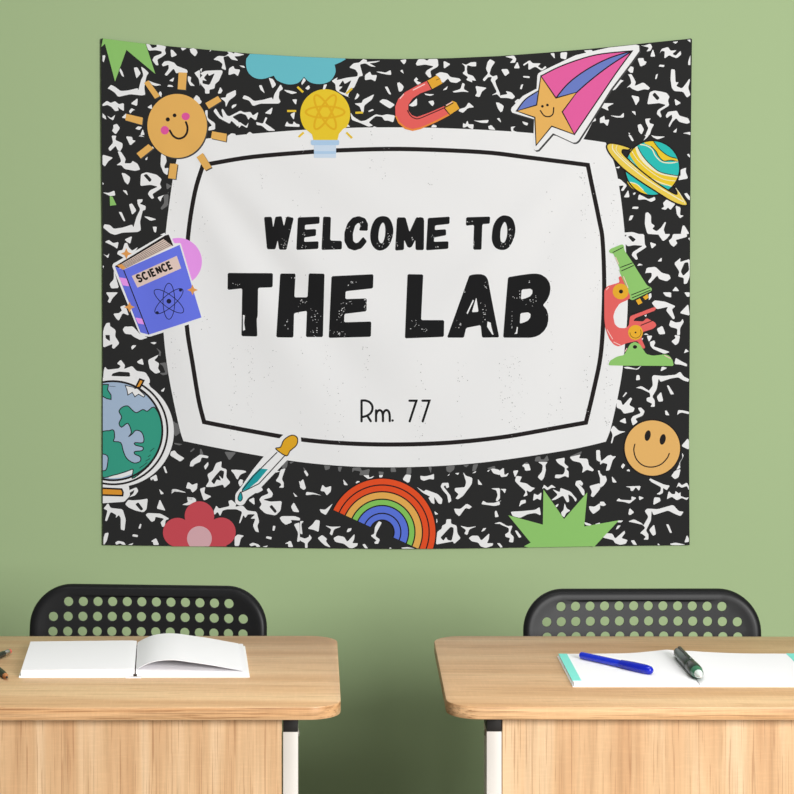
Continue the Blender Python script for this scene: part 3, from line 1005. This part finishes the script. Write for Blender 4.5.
def letters(items):
    out = []
    for tf, outer, *holes in items:
        sm_ = holes and holes[-1] == 's'
        if sm_: holes = holes[:-1]
        f = (lambda s: spline(tf(s), True, 5)) if sm_ else (lambda s: rnd(tf(s), .12))
        out.append(poly(f(outer), *[f(h) for h in holes]))
    return out
w1, w2, w3 = T(255, 205, 7.94), T(345, 205, 7.94), T(425, 205, 7.94)
printed('welcome_to_lettering', letters([
    (w1, '72,95 133,93 145,180 162,95 190,90 212,90 230,170 250,90 308,102 250,355 192,355 180,278 162,352 95,352'),
    (w1, '340,98 513,92 512,148 397,158 396,195 485,190 484,245 392,258 390,292 505,288 503,348 328,357'),
    (w1, '541,92 603,95 597,282 690,285 690,352 528,357'),
    (w2, '180,205 112,203 122,165 118,147 103,143 80,165 62,230 65,285 85,303 105,298 145,252 175,290 130,345 75,362 25,345 -5,290 -5,220 20,145 60,100 110,88 160,105 183,150'),
    (w2, '200,240 215,160 250,105 300,88 350,105 380,170 380,240 350,320 300,358 250,355 212,310', '265,260 275,180 300,140 318,170 318,240 300,298 278,298', 's'),
    (w2, '412,98 480,98 512,215 565,98 600,96 622,102 628,125 626,358 560,358 558,275 530,332 512,340 495,332 470,275 468,357 398,362'),
    (w3, '22,103 196,92 194,150 80,162 78,198 166,192 168,240 73,258 70,292 187,288 185,348 8,360'),
    (w3, '327,97 518,92 515,148 456,152 448,355 383,355 390,158 325,165'),
    (w3, '532,230 545,160 580,105 630,82 690,105 716,180 705,260 665,335 615,357 560,340 533,290', '597,240 605,180 632,135 650,170 650,240 630,295 603,290', 's'),
]), LET, 3, sign)
l1, l2, l3, l4 = T(220, 265, 7.94), T(300, 265, 7.94), T(395, 265, 7.94), T(465, 265, 7.94)
printed('the_lab_lettering', letters([
    (l1, '62,62 420,65 418,177 303,180 300,400 292,430 297,567 170,565 177,185 60,198'),
    (l1, '478,68 600,68 590,257 695,257 705,66 830,68 817,573 682,572 690,365 640,372 588,383 583,575 447,573'),
    (l2, '250,88 583,73 580,185 362,208 360,270 530,265 528,367 353,388 350,455 566,448 563,570 228,580'),
    (l3, '100,73 225,75 207,437 390,437 388,570 78,582'),
    (l3, '588,85 612,76 645,72 680,72 708,80 726,96 738,120 828,575 692,578 682,478 565,500 548,578 413,577', '645,255 664,372 610,375'),
    (l4, '342,97 430,82 520,70 565,68 605,76 645,102 670,140 678,180 672,230 652,275 618,318 645,350 660,395 660,440 650,485 625,525 590,555 555,570 515,577 303,577', '450,195 520,188 535,200 535,225 518,248 485,263 445,275', '440,383 500,375 520,388 518,415 500,440 470,455 435,465'),
]), LET, 3, sign)
r_ = T(350, 390, 8.82)
rm = [r_('102,275 102,93'), spline(r_('102,93 140,94 178,112 198,148 192,188 165,218 130,233 104,238'), False, 5), r_('152,226 183,275'),
      r_('230,275 230,180'), spline(r_('230,222 240,192 262,178 282,192 290,225 291,275'), False, 4), spline(r_('290,222 300,192 322,178 342,192 350,225 351,275'), False, 4),
      r_('525,95 586,95 527,277'), r_('640,95 701,95 642,277')]
dots = [disc(*r_('376,270')[0], 1.25, n=14)]
printed('room_number_lettering', [stroke(p, 2.3) for p in rm]+dots, LET, 3, sign)

# worn specks of the print
def spk(x, y, s):
    a = random.random()*PI
    return poly([(x+s*random.uniform(.6, 1.1)*math.cos(a+k*2*PI/5), y+s*random.uniform(.6, 1.1)*math.sin(a+k*2*PI/5)) for k in range(5)])
sp = []
for x, y, sx, sy, n in ((236, 284, 4, 1.5, 5), (304, 302, 4, 2.5, 9), (314, 318, 4, 14, 16), (316, 332, 4, 5, 8), (288, 325, 4, 8, 7), (291, 278, 5, .5, 5),
                        (343, 310, 2.5, 5, 16), (338, 333, 7, 2.5, 14), (351, 283, 4, 1.5, 8), (348, 302, 4, 3, 6), (365, 305, .8, 6, 9), (340, 318, 3, 6, 6),
                        (414, 326, 4, 6, 9), (425, 330, 3, 3, 6), (460, 326, 3, 4, 7), (484, 310, 2, 10, 14), (486, 284, 2, 5, 6), (464, 292, 1, 3, 3),
                        (516, 298, 5, 2, 6), (532, 299, 4, 3, 8), (529, 283, 1, 3, 4), (520, 296, 1, 3, 5), (512, 320, .5, 10, 7), (528, 305, 5, 4, 4),
                        (284, 244, 2, 4, 12), (304, 235, 1, 2, 4), (302, 247, 4, 1, 4), (333, 245, 3, 3, 3), (348, 228, 2, 2, 4), (361, 224, 3, 2, 4), (390, 238, 3, 5, 12), (380, 245, 5, 2, 6),
                        (397, 245, 1, 4, 5), (396, 218, 1.5, .5, 3), (418, 217, 2, .5, 3), (412, 239, 2, 3, 4), (433, 235, 1, 2, 4), (437, 247, 4, 1, 4), (469, 222, 4, 1, 4), (474, 243, .5, 4, 7), (511, 236, 2.5, 5, 12), (505, 245, 6, 2, 6)):
    for _ in range(n):
        sp.append(spk(random.gauss(x, sx*.6), random.gauss(y, sy*.6), random.choice((.3, .38, .45, .6))))
sp += [poly(l1(s)) for s in ('182,395 198,400 192,460 200,515 182,522',)]
sp += [poly(l3('618,275 626,283 576,390 568,382')), poly(l4('180,450 205,458 212,500 228,555 216,552 190,512 176,490')), poly(l4('412,490 420,495 414,545 392,548 405,530'))]
printed('worn_specks', sp, WHT, 4, sign)
sp = []
for cx, y0, y1, n in ((250, 345, 420, 34), (233, 345, 440, 34), (270, 345, 400, 12), (322, 190, 260, 10), (327, 345, 440, 22), (371, 130, 170, 10), (384, 130, 180, 10), (366, 345, 390, 14), (432, 130, 190, 10),
                      (512, 350, 445, 34), (503, 350, 420, 18), (520, 360, 440, 22), (583, 170, 240, 28), (597, 150, 300, 18), (614, 180, 340, 40), (607, 340, 440, 40), (586, 350, 420, 16), (172, 180, 330, 24), (176, 330, 420, 16), (205, 200, 330, 14), (262, 165, 190, 10),
                      (300, 145, 460, 26), (420, 350, 460, 26), (460, 360, 460, 22), (550, 190, 430, 34), (560, 380, 430, 10), (340, 380, 460, 22), (290, 200, 230, 6)):
    for _ in range(n):
        sp.append(spk(random.gauss(cx, 2.6), random.uniform(y0, y1), random.choice((.3, .36, .44, .6))))
printed('dust_specks', sp, pm('dust_grey', (160, 160, 160)), 3.4, sign)

# sun
s_ = T(90, 30, 3.97)
rays = ['352,168 385,170 380,238 348,235', '458,290 508,262 522,282 472,313', '485,402 543,412 540,443 480,430', '423,505 448,488 483,545 458,558', '318,530 348,532 340,592 310,588', '185,490 232,453 252,470 202,510', '145,333 210,348 207,377 140,358', '215,210 232,200 278,262 258,273']
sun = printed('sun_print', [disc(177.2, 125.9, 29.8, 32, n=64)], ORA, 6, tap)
printed('sun_drop_shadow', [disc(178.3, 127.2, 29.8, 32, n=64)]+[poly(move(s_(r), .9, .9)) for r in rays], pm('drop_shadow_grey', (70, 70, 70)), 5, sun)  # drop shadow painted into the print: dark grey disc and rays, offset
for r in rays: printed('ray', [poly(s_(r))], ORA, 6, sun)
each('cheek', [disc(*s_('297,398')[0], 4.1, 4.3), disc(*s_('380,343')[0], 4.1, 3.8)], PNK, 7, sun)
each('eye', [disc(*s_('309,355')[0], 2.1, n=20), disc(*s_('336,339')[0], 1.9, n=20)], LINE, 7, sun)
printed('smile', [stroke(spline(s_('317,399 330,420 350,431 372,425 385,407 387,385 381,366'), False, 5), 2.0)], LINE, 7.4, sun)

# cloud
c_ = T(240, 40, 3.31)
cl = c_('21,62 20,80 26,105 46,124 75,129 112,118 125,135 160,147 192,142 212,122 232,140 265,146 298,136 316,108 313,82 332,74 350,64')
cl = spline(cl[:6], False, 5)[:-1]+[cl[5]]+spline(cl[5:10], False, 5)[1:-1]+[cl[9]]+spline(cl[9:15], False, 5)[1:]+cl[15:]
cl += [(x, topy(x)+.15) for x in range(345, 252, -8)]+[(250, topy(250)+.3)]
printed('cloud_print', [poly(cl)], pm('sky_blue', (108, 193, 205)), 6, tap)

# top left and bottom green bursts
t = T(100, 35, 7.94)
lf = [(101.4, 47)]+t('40,70 120,370 210,118 440,310 363,72')+[(x, topy(x)+.1) for x in range(145, 102, -6)]
printed('leaf_print', [poly(lf)], GRN, 6, tap)
t = T(500, 450, 7.94)
lf = t('65,518 340,592 345,312 508,547 692,335 668,606 944,558 748,768')+[(x, boty(x)-.1) for x in range(592, 524, -8)]+t('190,764 243,735')
printed('leaf_print', [poly(lf)], GRN, 6, tap)

# light bulb
b_ = T(300, 50, 7.94)
bc = (325.2, 114.2)
arc = [(bc[0]+25*math.cos(math.radians(a)), bc[1]+25*math.sin(math.radians(a))) for a in range(146, 395, 6)]
bulb = printed('light_bulb_print', [poly(arc+b_('345,625 310,665 298,715 107,715 95,670'))], YEL, 6, tap)
na = b_('200,493')[0]
printed('atom_mark', [stroke(ell(na[0], na[1], 19.4, 5.7, math.radians(a), 48), 1.9, True) for a in (0, 60, 120)]+[stroke(ell(na[0], na[1], 6.2, n=30), 1.9, True)], YDK, 7, bulb)
each('glow_dash', [stroke(c_(s), 2.1, cap=False) for s in ('190,155 209,173', '371,160 352,178', '156,235 186,235', '382,241 407,240', '211,306 194,321', '352,306 371,325')], YDK if False else pm('dash_yellow', (236, 200, 60)), 6, bulb)
bb = printed('bulb_base', [poly(c_('245,346 318,346 318,390 245,390'))], pm('pale_blue', (205, 222, 240)), 6.5, bulb)
printed('bulb_collar', [poly(rnd(c_('236,331 327,331 329,339 327,348 236,348 234,339'), .2)), poly(c_('245,368 318,368 318,377 245,377'))], pm('collar_blue', (178, 208, 236)), 7.2, bulb)

# magnet
d_ = T(400, 50, 7.94)
mo = d_('215,245 250,312 160,345 100,385 66,435 66,482 95,518 135,532 220,502 350,446 392,512 300,560 220,597 160,622 100,636 40,620 -10,575 -36,520 -38,450 -15,390 40,335 130,285')
mag = printed('magnet_print', [poly(mo)], pm('coral', (233, 101, 96)), 7, tap)
each('magnet_tip', [poly(d_('215,245 290,202 318,226 336,265 250,313')), poly(d_('350,458 415,404 445,416 472,465 395,515'))], pm('tip_gold', (232, 172, 58)), 7, mag)
printed('magnet_shade_edge', [poly(d_('395,515 392,520 300,568 220,604 160,630 100,643 40,628 -14,582 -40,525 -30,520 -5,570 45,612 100,628 160,614 220,590 300,552 388,505'))], pm('rim_orange', (236, 140, 62)), 7.6, mag)
printed('magnet_lines', [stroke(spline(d_('424,419 352,459 240,508 150,545 112,541 82,520 58,478'), False, 4), .9), stroke(d_('217,248 252,311'), .9), stroke(d_('350,460 394,513'), .9), stroke(d_('318,226 285,240'), .5)], LINE, 8.2, mag)
printed('magnet_shine', [stroke(d_('105,318 195,272'), 1.1), stroke(d_('0,385 28,352'), 1.1), stroke(d_('365,440 415,412'), .8)], pm('shine_pink', (250, 205, 200)), 8.2, mag)

# shooting star
q_ = T(500, 30, 3.97)
so = q_('148,182 152,172 165,164 300,100 430,70 540,58 552,62 553,84 520,130 440,235 375,340 312,438 302,446 290,447 210,410 152,476 140,478 131,470 135,354 48,328 43,318 46,308 90,262 145,233')
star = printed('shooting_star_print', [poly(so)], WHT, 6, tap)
printed('star_drop_shadow', [poly(move(so, 1.2, 1.5))], pm('drop_shadow_grey', (70, 70, 70)), 5, star)  # printed drop shadow of the star, its outline shifted in dark grey
tr = q_('162,183')+spline(q_('162,183 250,140 380,99 525,83'), False, 6)[1:-1]+spline(q_('525,83 465,165 390,275 295,415'), False, 6)+q_('247,325 222,270')
printed('trail', [poly(tr)], pm('trail_pink', (231, 99, 163)), 7, star)
bb_ = spline(q_('222,270 270,213 340,160 430,113 525,83'), False, 6)[:-1]+spline(q_('525,83 430,145 355,203 303,249'), False, 6)
printed('blue_band', [poly(bb_), poly(spline(q_('65,322 100,276 150,243'), False, 5)+q_('143,299'))], BLU, 7.6, star)
st = q_('162,183 222,270 305,247 247,325 295,415 205,382 143,458 138,347 65,322 145,298')
printed('star', [poly(st)], ORA, 8.2, star)
printed('outlines', [stroke(st, 1.2, True), stroke(spline(q_('162,183 250,140 380,99 525,83'), False, 6)+spline(q_('525,83 465,165 390,275 295,415'), False, 6)[1:], 1.2), stroke(bb_, 1.2), stroke(spline(q_('65,322 100,276 150,243'), False, 5), 1.2)], LINE, 8.8, star)
printed('face', [disc(*q_('168,303')[0], 1.35, n=16), disc(*q_('188,298')[0], 1.35, n=16), stroke(spline(q_('160,320 175,340 195,344 210,333 213,308'), False, 5), 1.25)], LINE, 8.8, star)

# planet
p_ = T(600, 135, 7.94)
pcx, pcy = p_('415,262')[0]
pl_ = printed('planet_print', [disc(pcx, pcy, 27.2, n=64)], TEAL, 6, tap)
printed('bands', [poly(spline(p_('350,62 425,50 470,110 540,165 602,185 616,208 560,198 500,205 462,165 445,125 405,90'), True, 3)), poly(spline(p_('232,140 278,100 312,168 380,248 460,298 550,326 618,335 600,385 575,405 480,388 380,330 290,240'), True, 3)), poly(spline(p_('218,368 300,400 350,448 378,474 310,452 250,418'), True, 3))], YEL, 7, pl_)
printed('pale_streaks', [stroke(spline(p_('320,75 370,85 415,115 440,165 490,212 560,222 615,212'), False, 4), 1.1), poly(spline(p_('280,98 300,95 332,162 400,240 480,295 624,322 622,338 520,322 450,300 370,245 308,175'), True, 3)), stroke(spline(p_('240,200 330,290 440,362 575,410'), False, 4), .9), stroke(spline(p_('222,372 290,390 345,440'), False, 4), .9), stroke(spline(p_('255,130 300,200 400,290 500,350 600,365'), False, 4), .6)], pm('cream', (240, 236, 205)), 7.6, pl_)
printed('planet_outline', [stroke(ell(pcx, pcy, 27.4, n=64), 1.3, True), stroke(spline(p_('425,50 470,110 540,165 608,186'), False, 4), .8), stroke(spline(p_('405,90 445,130 465,168 505,206 560,200 615,210'), False, 4), .8), stroke(spline(p_('300,95 335,160 405,240 485,297 622,325'), False, 4), .8)], LINE, 8, pl_)
rg = p_('52,90 62,72 80,65 120,68 180,82 240,105 222,120 185,116 175,128 180,146 215,185 300,262 410,350 510,420 600,470 608,450 590,412 630,450 680,520 692,545 684,560 640,556 560,522 430,440 300,355 180,265 100,180 62,125')
rg = spline(rg, True, 3)
ring = printed('ring', [poly(rg)], pm('ring_yellow', (236, 206, 84)), 8.6, pl_)
printed('ring_outline', [stroke(rg, 1.4, True)], LINE, 9.2, pl_)
printed('ring_streaks', [stroke(spline(p_('100,75 105,120 180,200 300,300 430,392 560,470 660,530'), False, 4), 1.0), stroke(spline(p_('135,80 130,125 190,190 300,282'), False, 4), .6), stroke(spline(p_('600,420 640,475 675,545'), False, 4), .6)], pm('cream', (240, 236, 205)), 9.2, pl_)

# science book
h_ = T(100, 235, 7.94)
halo = h_('98,250 104,228 500,0 540,-18 556,-8 590,66 640,62 815,650 802,678 395,808 330,800 308,770 200,500')
bk_ = printed('book_print', [poly(rnd(halo, .1))], WHT, 6, tap)
printed('pink_dot', [disc(178.2, 261.6, 23.7, n=56)], pm('orchid', (238, 156, 240)), 5.5, bk_)
printed('back_cover', [poly(h_('118,248 520,2 546,-4 582,84 150,262'))], LINE, 6.6, bk_)
printed('pages', [poly(h_('150,243 505,32 575,86 188,276'))], pm('page_beige', (226, 204, 192)), 7.2, bk_)
printed('page_lines', [stroke(h_(s), .45) for s in ('160,246 515,40', '166,252 528,50', '173,258 541,60', '178,264 552,70', '184,270 562,79')], LINE, 7.7, bk_)
fc = printed('front_cover', [poly(h_('186,276 632,78 806,654 388,791'))], pm('cover_blue', (108, 122, 236)), 8, bk_)
spn = printed('spine', [poly(h_('120,250 188,276 388,791 322,774'))], pm('spine_blue', (104, 116, 226)), 8, bk_)
each('spine_stripe', [poly(h_('150,335 210,345 232,407 182,400')), poly(h_('280,655 335,665 350,710 302,702'))], pm('orchid', (238, 156, 240)), 8.6, bk_)
printed('spine_line', [stroke(h_('188,276 388,791'), 1.0)], LINE, 9.2, bk_)
printed('title_plate', [poly(h_('252,325 610,165 645,265 298,418'))], pm('plate_beige', (232, 206, 196)), 8.6, bk_)
GL = {'S': [(.85, .8), (.7, .96), (.4, 1), (.15, .85), (.2, .6), (.5, .5), (.82, .38), (.85, .15), (.6, 0), (.3, 0), (.08, .2)], 'C': [(.92, .82), (.7, .98), (.4, 1), (.12, .75), (.05, .5), (.12, .22), (.4, 0), (.7, .02), (.92, .18)],
      'I': [(.5, 0), (.5, 1)]}
ux, uy = Vector((267, -113)).normalized(), Vector((-46, -93)).normalized()
stx = []; pos = 0
for chh in 'SCIENCE':
    w = {'I': 24}.get(chh, 46)
    def q(p): v = Vector((308, 374))+ux*(pos+p[0]*(w-12) if chh != 'I' else pos+9)+uy*(p[1]*54); return (100+v.x/7.94, 235+v.y/7.94)
    if chh == 'E': ls = [[(.85, 1), (.1, 1), (.1, 0), (.85, 0)], [(.1, .5), (.75, .5)]]
    elif chh == 'N': ls = [[(.1, 0), (.1, 1)], [(.1, 1), (.9, 0)], [(.9, 0), (.9, 1)]]
    else: ls = [spline(GL[chh], False, 4) if chh in 'SC' else GL[chh]]
    stx += [stroke([q(p) for p in l], 1.9, cap=False) for l in ls]
    pos += w+1.5
printed('science_lettering', stx, LINE, 9.2, bk_)
ac = h_('548,525')[0]
printed('atom_mark', [stroke(ell(ac[0], ac[1], 18, 5.9, math.radians(a), 48), .75, True) for a in (90, -41, 37)]+[disc(ac[0], ac[1], 2.4, n=20), disc(*h_('640,437')[0], 1.6, n=16), disc(*h_('455,617')[0], 1.6, n=16)], pm('navy', (34, 36, 66)), 8.6, bk_)
def spark(cx, cy, r):
    o = []
    for k in range(4):
        a = k*PI/2; o += [(cx+r*math.cos(a), cy+r*math.sin(a)), (cx+r*.42*math.cos(a+PI/4), cy+r*.42*math.sin(a+PI/4))]
    return poly(o)
each('sparkle', [spark(*h_('210,148')[0], 5.4), spark(*h_('235,572')[0], 5.4), spark(*h_('735,436')[0], 5.4), poly(h_('135,240 172,230 206,260 180,277'))], pm('sparkle_orange', (229, 160, 88)), 9.8, bk_)

# globe
g_ = T(90, 365, 5.67)
gx, gy = g_('130,372')[0]
XM = {'xmin': 102.9}
glo = printed('globe_print', [disc(gx+3, gy+1, 58, 55.5, n=80), poly(g_('240,130 262,70 280,60 320,75 335,110 380,190')), poly(rnd(g_('60,650 220,680 228,740 195,775 60,784')))], WHT, 5.5, tap, XM)
printed('globe_ocean', [disc(gx, gy, 49.2, n=72)], pm('ocean', (168, 188, 212)), 7, glo, XM)
land = spline(g_('165,262 185,238 215,232 240,255 265,270 300,252 325,262 362,238 395,290 408,370 395,460 350,552 290,610 240,642 245,592 215,600 130,625 60,620 60,400 110,372 135,370 140,410 135,432 175,440 190,490 210,530 250,555 285,545 285,520 255,505 255,490 295,485 300,465 260,455 255,440 300,440 305,410 290,378 260,370 240,390 220,405 235,380 215,330 180,352 165,330 180,295'), True, 3)
land2 = g_('60,110 105,110 100,140 120,170 120,195 95,190 60,170')
each('globe_land', [poly(land), poly(land2)], pm('land_green', (58, 158, 134)), 7.6, glo, XM)
lake = spline(g_('60,510 100,515 100,560 90,595 60,590'), True, 3)
printed('globe_lake', [poly(lake)], pm('ocean', (168, 188, 212)), 8.0, glo, XM)
ice = [g_('200,115 270,132 312,172 305,182 275,165 255,180 240,155 215,170 210,140'), g_('100,632 200,610 245,590 240,617 180,638 110,642')]
each('globe_ice', [poly(p) for p in ice], WHT, 8.0, glo, XM)
printed('globe_lines', [stroke(land, .95, True), stroke(land2, .95, True), stroke(lake, .95, True), stroke(ice[0], .8, True), stroke(g_('110,120 145,122'), .4)]+[stroke(g_(s), .55) for s in ('340,490 365,470', '330,520 345,508', '315,545 340,530', '295,575 325,552', '280,585 298,572')], LINE, 8.4, glo, XM)
printed('globe_rim', [stroke(ell(gx, gy, 49.5, n=72), 2.0, True), stroke([(gx+.6+54*math.cos(math.radians(a)), gy+53.6*math.sin(math.radians(a))) for a in range(-60, 105, 4)], 1.9)], LINE, 8.8, glo, XM)
for s in ('258,130 283,80 305,88 285,126', '60,697 180,703 188,722 185,740 60,736'):
    pg = printed('globe_fitting', [poly(g_(s))], pm('fitting_orange', (229, 156, 54)), 9.2, glo, XM)
    printed('fitting_outline', [stroke(g_(s), 1.7, True)], LINE, 9.6, glo, XM)

# dropper
k_ = T(90, 365, 3.609)
dh = k_('715,238 742,240 760,252 764,290 735,325 715,340 600,460 570,480 556,503 540,508 524,498 525,465 545,440 590,375 660,290 690,258')
dr = printed('dropper_print', [poly(rnd(dh, .2))], WHT, 6, tap)
bu = spline(k_('670,302 688,296 700,270 728,253 748,262 746,288 722,310 708,328'), True, 3)
printed('dropper_bulb', [poly(bu)], pm('bulb_gold', (229, 172, 42)), 7, dr)
printed('dropper_liquid', [poly(k_('612,373 642,376 605,420 575,444 550,455 548,448 562,428 585,400'))], pm('liquid_teal', (34, 158, 164)), 7, dr)
printed('dropper_drop', [poly(spline(k_('544,458 550,480 542,491 534,481'), True, 4))], pm('liquid_teal', (34, 158, 164)), 7, dr)
printed('dropper_outline', [stroke(bu, 1.0, True), stroke(k_('676,314 590,400 552,448 548,458 562,452 610,428 704,326'), 1.0), stroke(spline(k_('544,458 550,480 542,491 534,481'), True, 4), .9, True)], LINE, 7.6, dr)

# flower
YB = {'ymax': 546.3}
fl_ = printed('flower_print', [disc(*k_('395,545')[0], 14.8), disc(*k_('316,604')[0], 14.6), disc(*k_('474,602')[0], 14.4), disc(*k_('345,675')[0], 14.6), disc(*k_('445,675')[0], 14.6), disc(*k_('395,620')[0], 14)], pm('rose', (203, 78, 88)), 6, tap, YB)
printed('flower_centre', [disc(*k_('395,626')[0], 12.4)], pm('pale_rose', (219, 174, 180)), 7, fl_, YB)

# rainbow
rx, ry = 382, 532; ra = math.radians(24.5)
def arcband(r0, r1):
    a = [ra+PI+PI*i/48 for i in range(49)]
    return poly([(rx+r1*math.cos(t_), ry+r1*math.sin(t_)) for t_ in a]+[(rx+r0*math.cos(t_), ry+r0*math.sin(t_)) for t_ in reversed(a)])
RR = [54, 47.1, 40.4, 32.9, 26.6, 18.8, 12.1]
YB = {'ymax': 548.5}
RC = [('rb_red', (230, 82, 40)), ('rb_red', (230, 82, 40)), ('rb_amber', (231, 174, 86)), ('rb_green', (134, 198, 94)), ('rb_blue', (92, 118, 220)), ('rb_blue', (92, 118, 220))]
rb = printed('rainbow_print', [arcband(11.6, 54.6)], LINE, 6, tap, YB)
for (a, b), (nm, c) in zip(zip(RR, RR[1:]), RC):
    printed('rainbow_band', [arcband(b+.65, a-.65)], pm(nm, c), 7, rb, YB)

# smiley
s2 = T(600, 400, 7.94)
mx, my = s2('415,381')[0]
sm2 = printed('smiley_print', [disc(mx, my, 28.4, n=64)], pm('smiley_amber', (232, 182, 108)), 6, tap)
printed('smiley_outline', [stroke(ell(mx, my, 28.3, n=64), 1.3, True)], LINE, 7, sm2)
each('eye', [disc(*s2('378,282')[0], 2.9, 5.4, math.radians(12)), disc(*s2('497,312')[0], 2.9, 5.4, math.radians(12))], LINE, 7, sm2)
printed('smile', [stroke(spline(s2('276,351 268,400 288,468 340,518 410,532 480,512 530,464 549,424'), False, 5), 1.2)], LINE, 7, sm2)

# microscope
m_ = T(600, 235, 5.67)
COR = pm('scope_red', (232, 104, 100)); SG = pm('scope_green', (146, 200, 112)); GOLD = pm('scope_gold', (234, 176, 52))
arm = m_('25,312 42,290 112,268 104,238 120,232 178,352 150,370 110,388 85,425 74,460 82,505 105,526 140,528 162,514 168,460 230,437 302,410 318,410 312,428 200,470 186,486 245,490 262,470 312,495 320,514 300,532 240,550 235,590 257,638 244,646 210,600 150,612 105,632 78,622 52,590 30,530 24,470')
scope = printed('microscope_print', [poly(rnd(arm, .2))], COR, 6, tap)
tubep = m_('50,92 60,78 125,52 135,60 137,76 140,90 190,165 203,188 265,285 292,300 293,316 182,370 166,362 170,345 110,208 112,190 76,105 60,104')
printed('scope_tube', [poly(rnd(tubep, .2))], SG, 7, scope)
printed('scope_base', [poly(rnd(m_('46,738 55,712 95,688 135,680 152,650 168,618 195,604 225,618 245,650 262,675 300,684 372,676 395,686 412,712 417,742 130,740'), .2))], SG, 7, scope)
each('scope_knob', [disc(*m_('116,320')[0], 7.8), disc(*m_('200,552')[0], 7.4)], GOLD, 7.6, scope)
each('scope_lens', [poly(m_('202,370 225,358 239,384 216,396')), poly(m_('242,352 268,334 276,355 256,368'))], GOLD, 7.6, scope)
printed('scope_lines', [stroke(m_(s), .85) for s in ('72,100 130,70', '115,184 183,158', '120,204 190,172', '175,340 282,298', '180,356 287,312', '180,445 240,432', '230,512 300,484')]+[disc(*m_('118,320')[0], 2.0, n=18), disc(*m_('200,552')[0], .9, n=12), disc(*m_('197,634')[0], 2.2, 1.8, n=18)]+[stroke([(m_('200,552')[0][0]+5.6*math.cos(math.radians(a)), m_('200,552')[0][1]+5.6*math.sin(math.radians(a))) for a in range(-30, 190, 10)], .5)], LINE, 8.2, scope)
printed('scope_shine', [stroke(m_(s), .8) for s in ('88,125 106,165', '132,235 158,300', '38,535 70,590', '75,605 115,625', '140,660 152,640', '365,682 400,700', '35,312 50,296')], pm('shine_pink', (250, 205, 200)), 8.2, scope)

# ------------------------------------------------------------------ light
def area(name, loc, target, sx, sy, power, col=(1, 1, 1), spread=180):
    l = bpy.data.lights.new(name, 'AREA'); l.shape = 'RECTANGLE'; l.size = sx; l.size_y = sy; l.energy = power; l.color = col; l.spread = math.radians(spread)
    o = bpy.data.objects.new(name, l); COL.objects.link(o); o.location = loc
    o.rotation_euler = (Vector(target)-Vector(loc)).to_track_quat('-Z', 'Y').to_euler()
    return o
area('window_light', (1.7, -.5, 1.86), (.1, 3.4, .9), 1.15, 1.15, 200, (1, .997, .99))
area('overhead_fill', (.25, 2.25, 2.6), (.25, 2.4, 0), 2.4, .9, 9.0, (1, .995, .985), 72)  # added overhead fill; narrow spread brightens the desks, not the wall
w = bpy.data.worlds.new('room_fill'); S.world = w; w.use_nodes = True
w.node_tree.nodes['Background'].inputs[0].default_value = (.95, .98, 1, 1)
w.node_tree.nodes['Background'].inputs[1].default_value = .19

vs = S.view_settings
vs.view_transform = 'Standard'; vs.look = 'None'; vs.exposure = 0; vs.gamma = 1; vs.use_curve_mapping = False
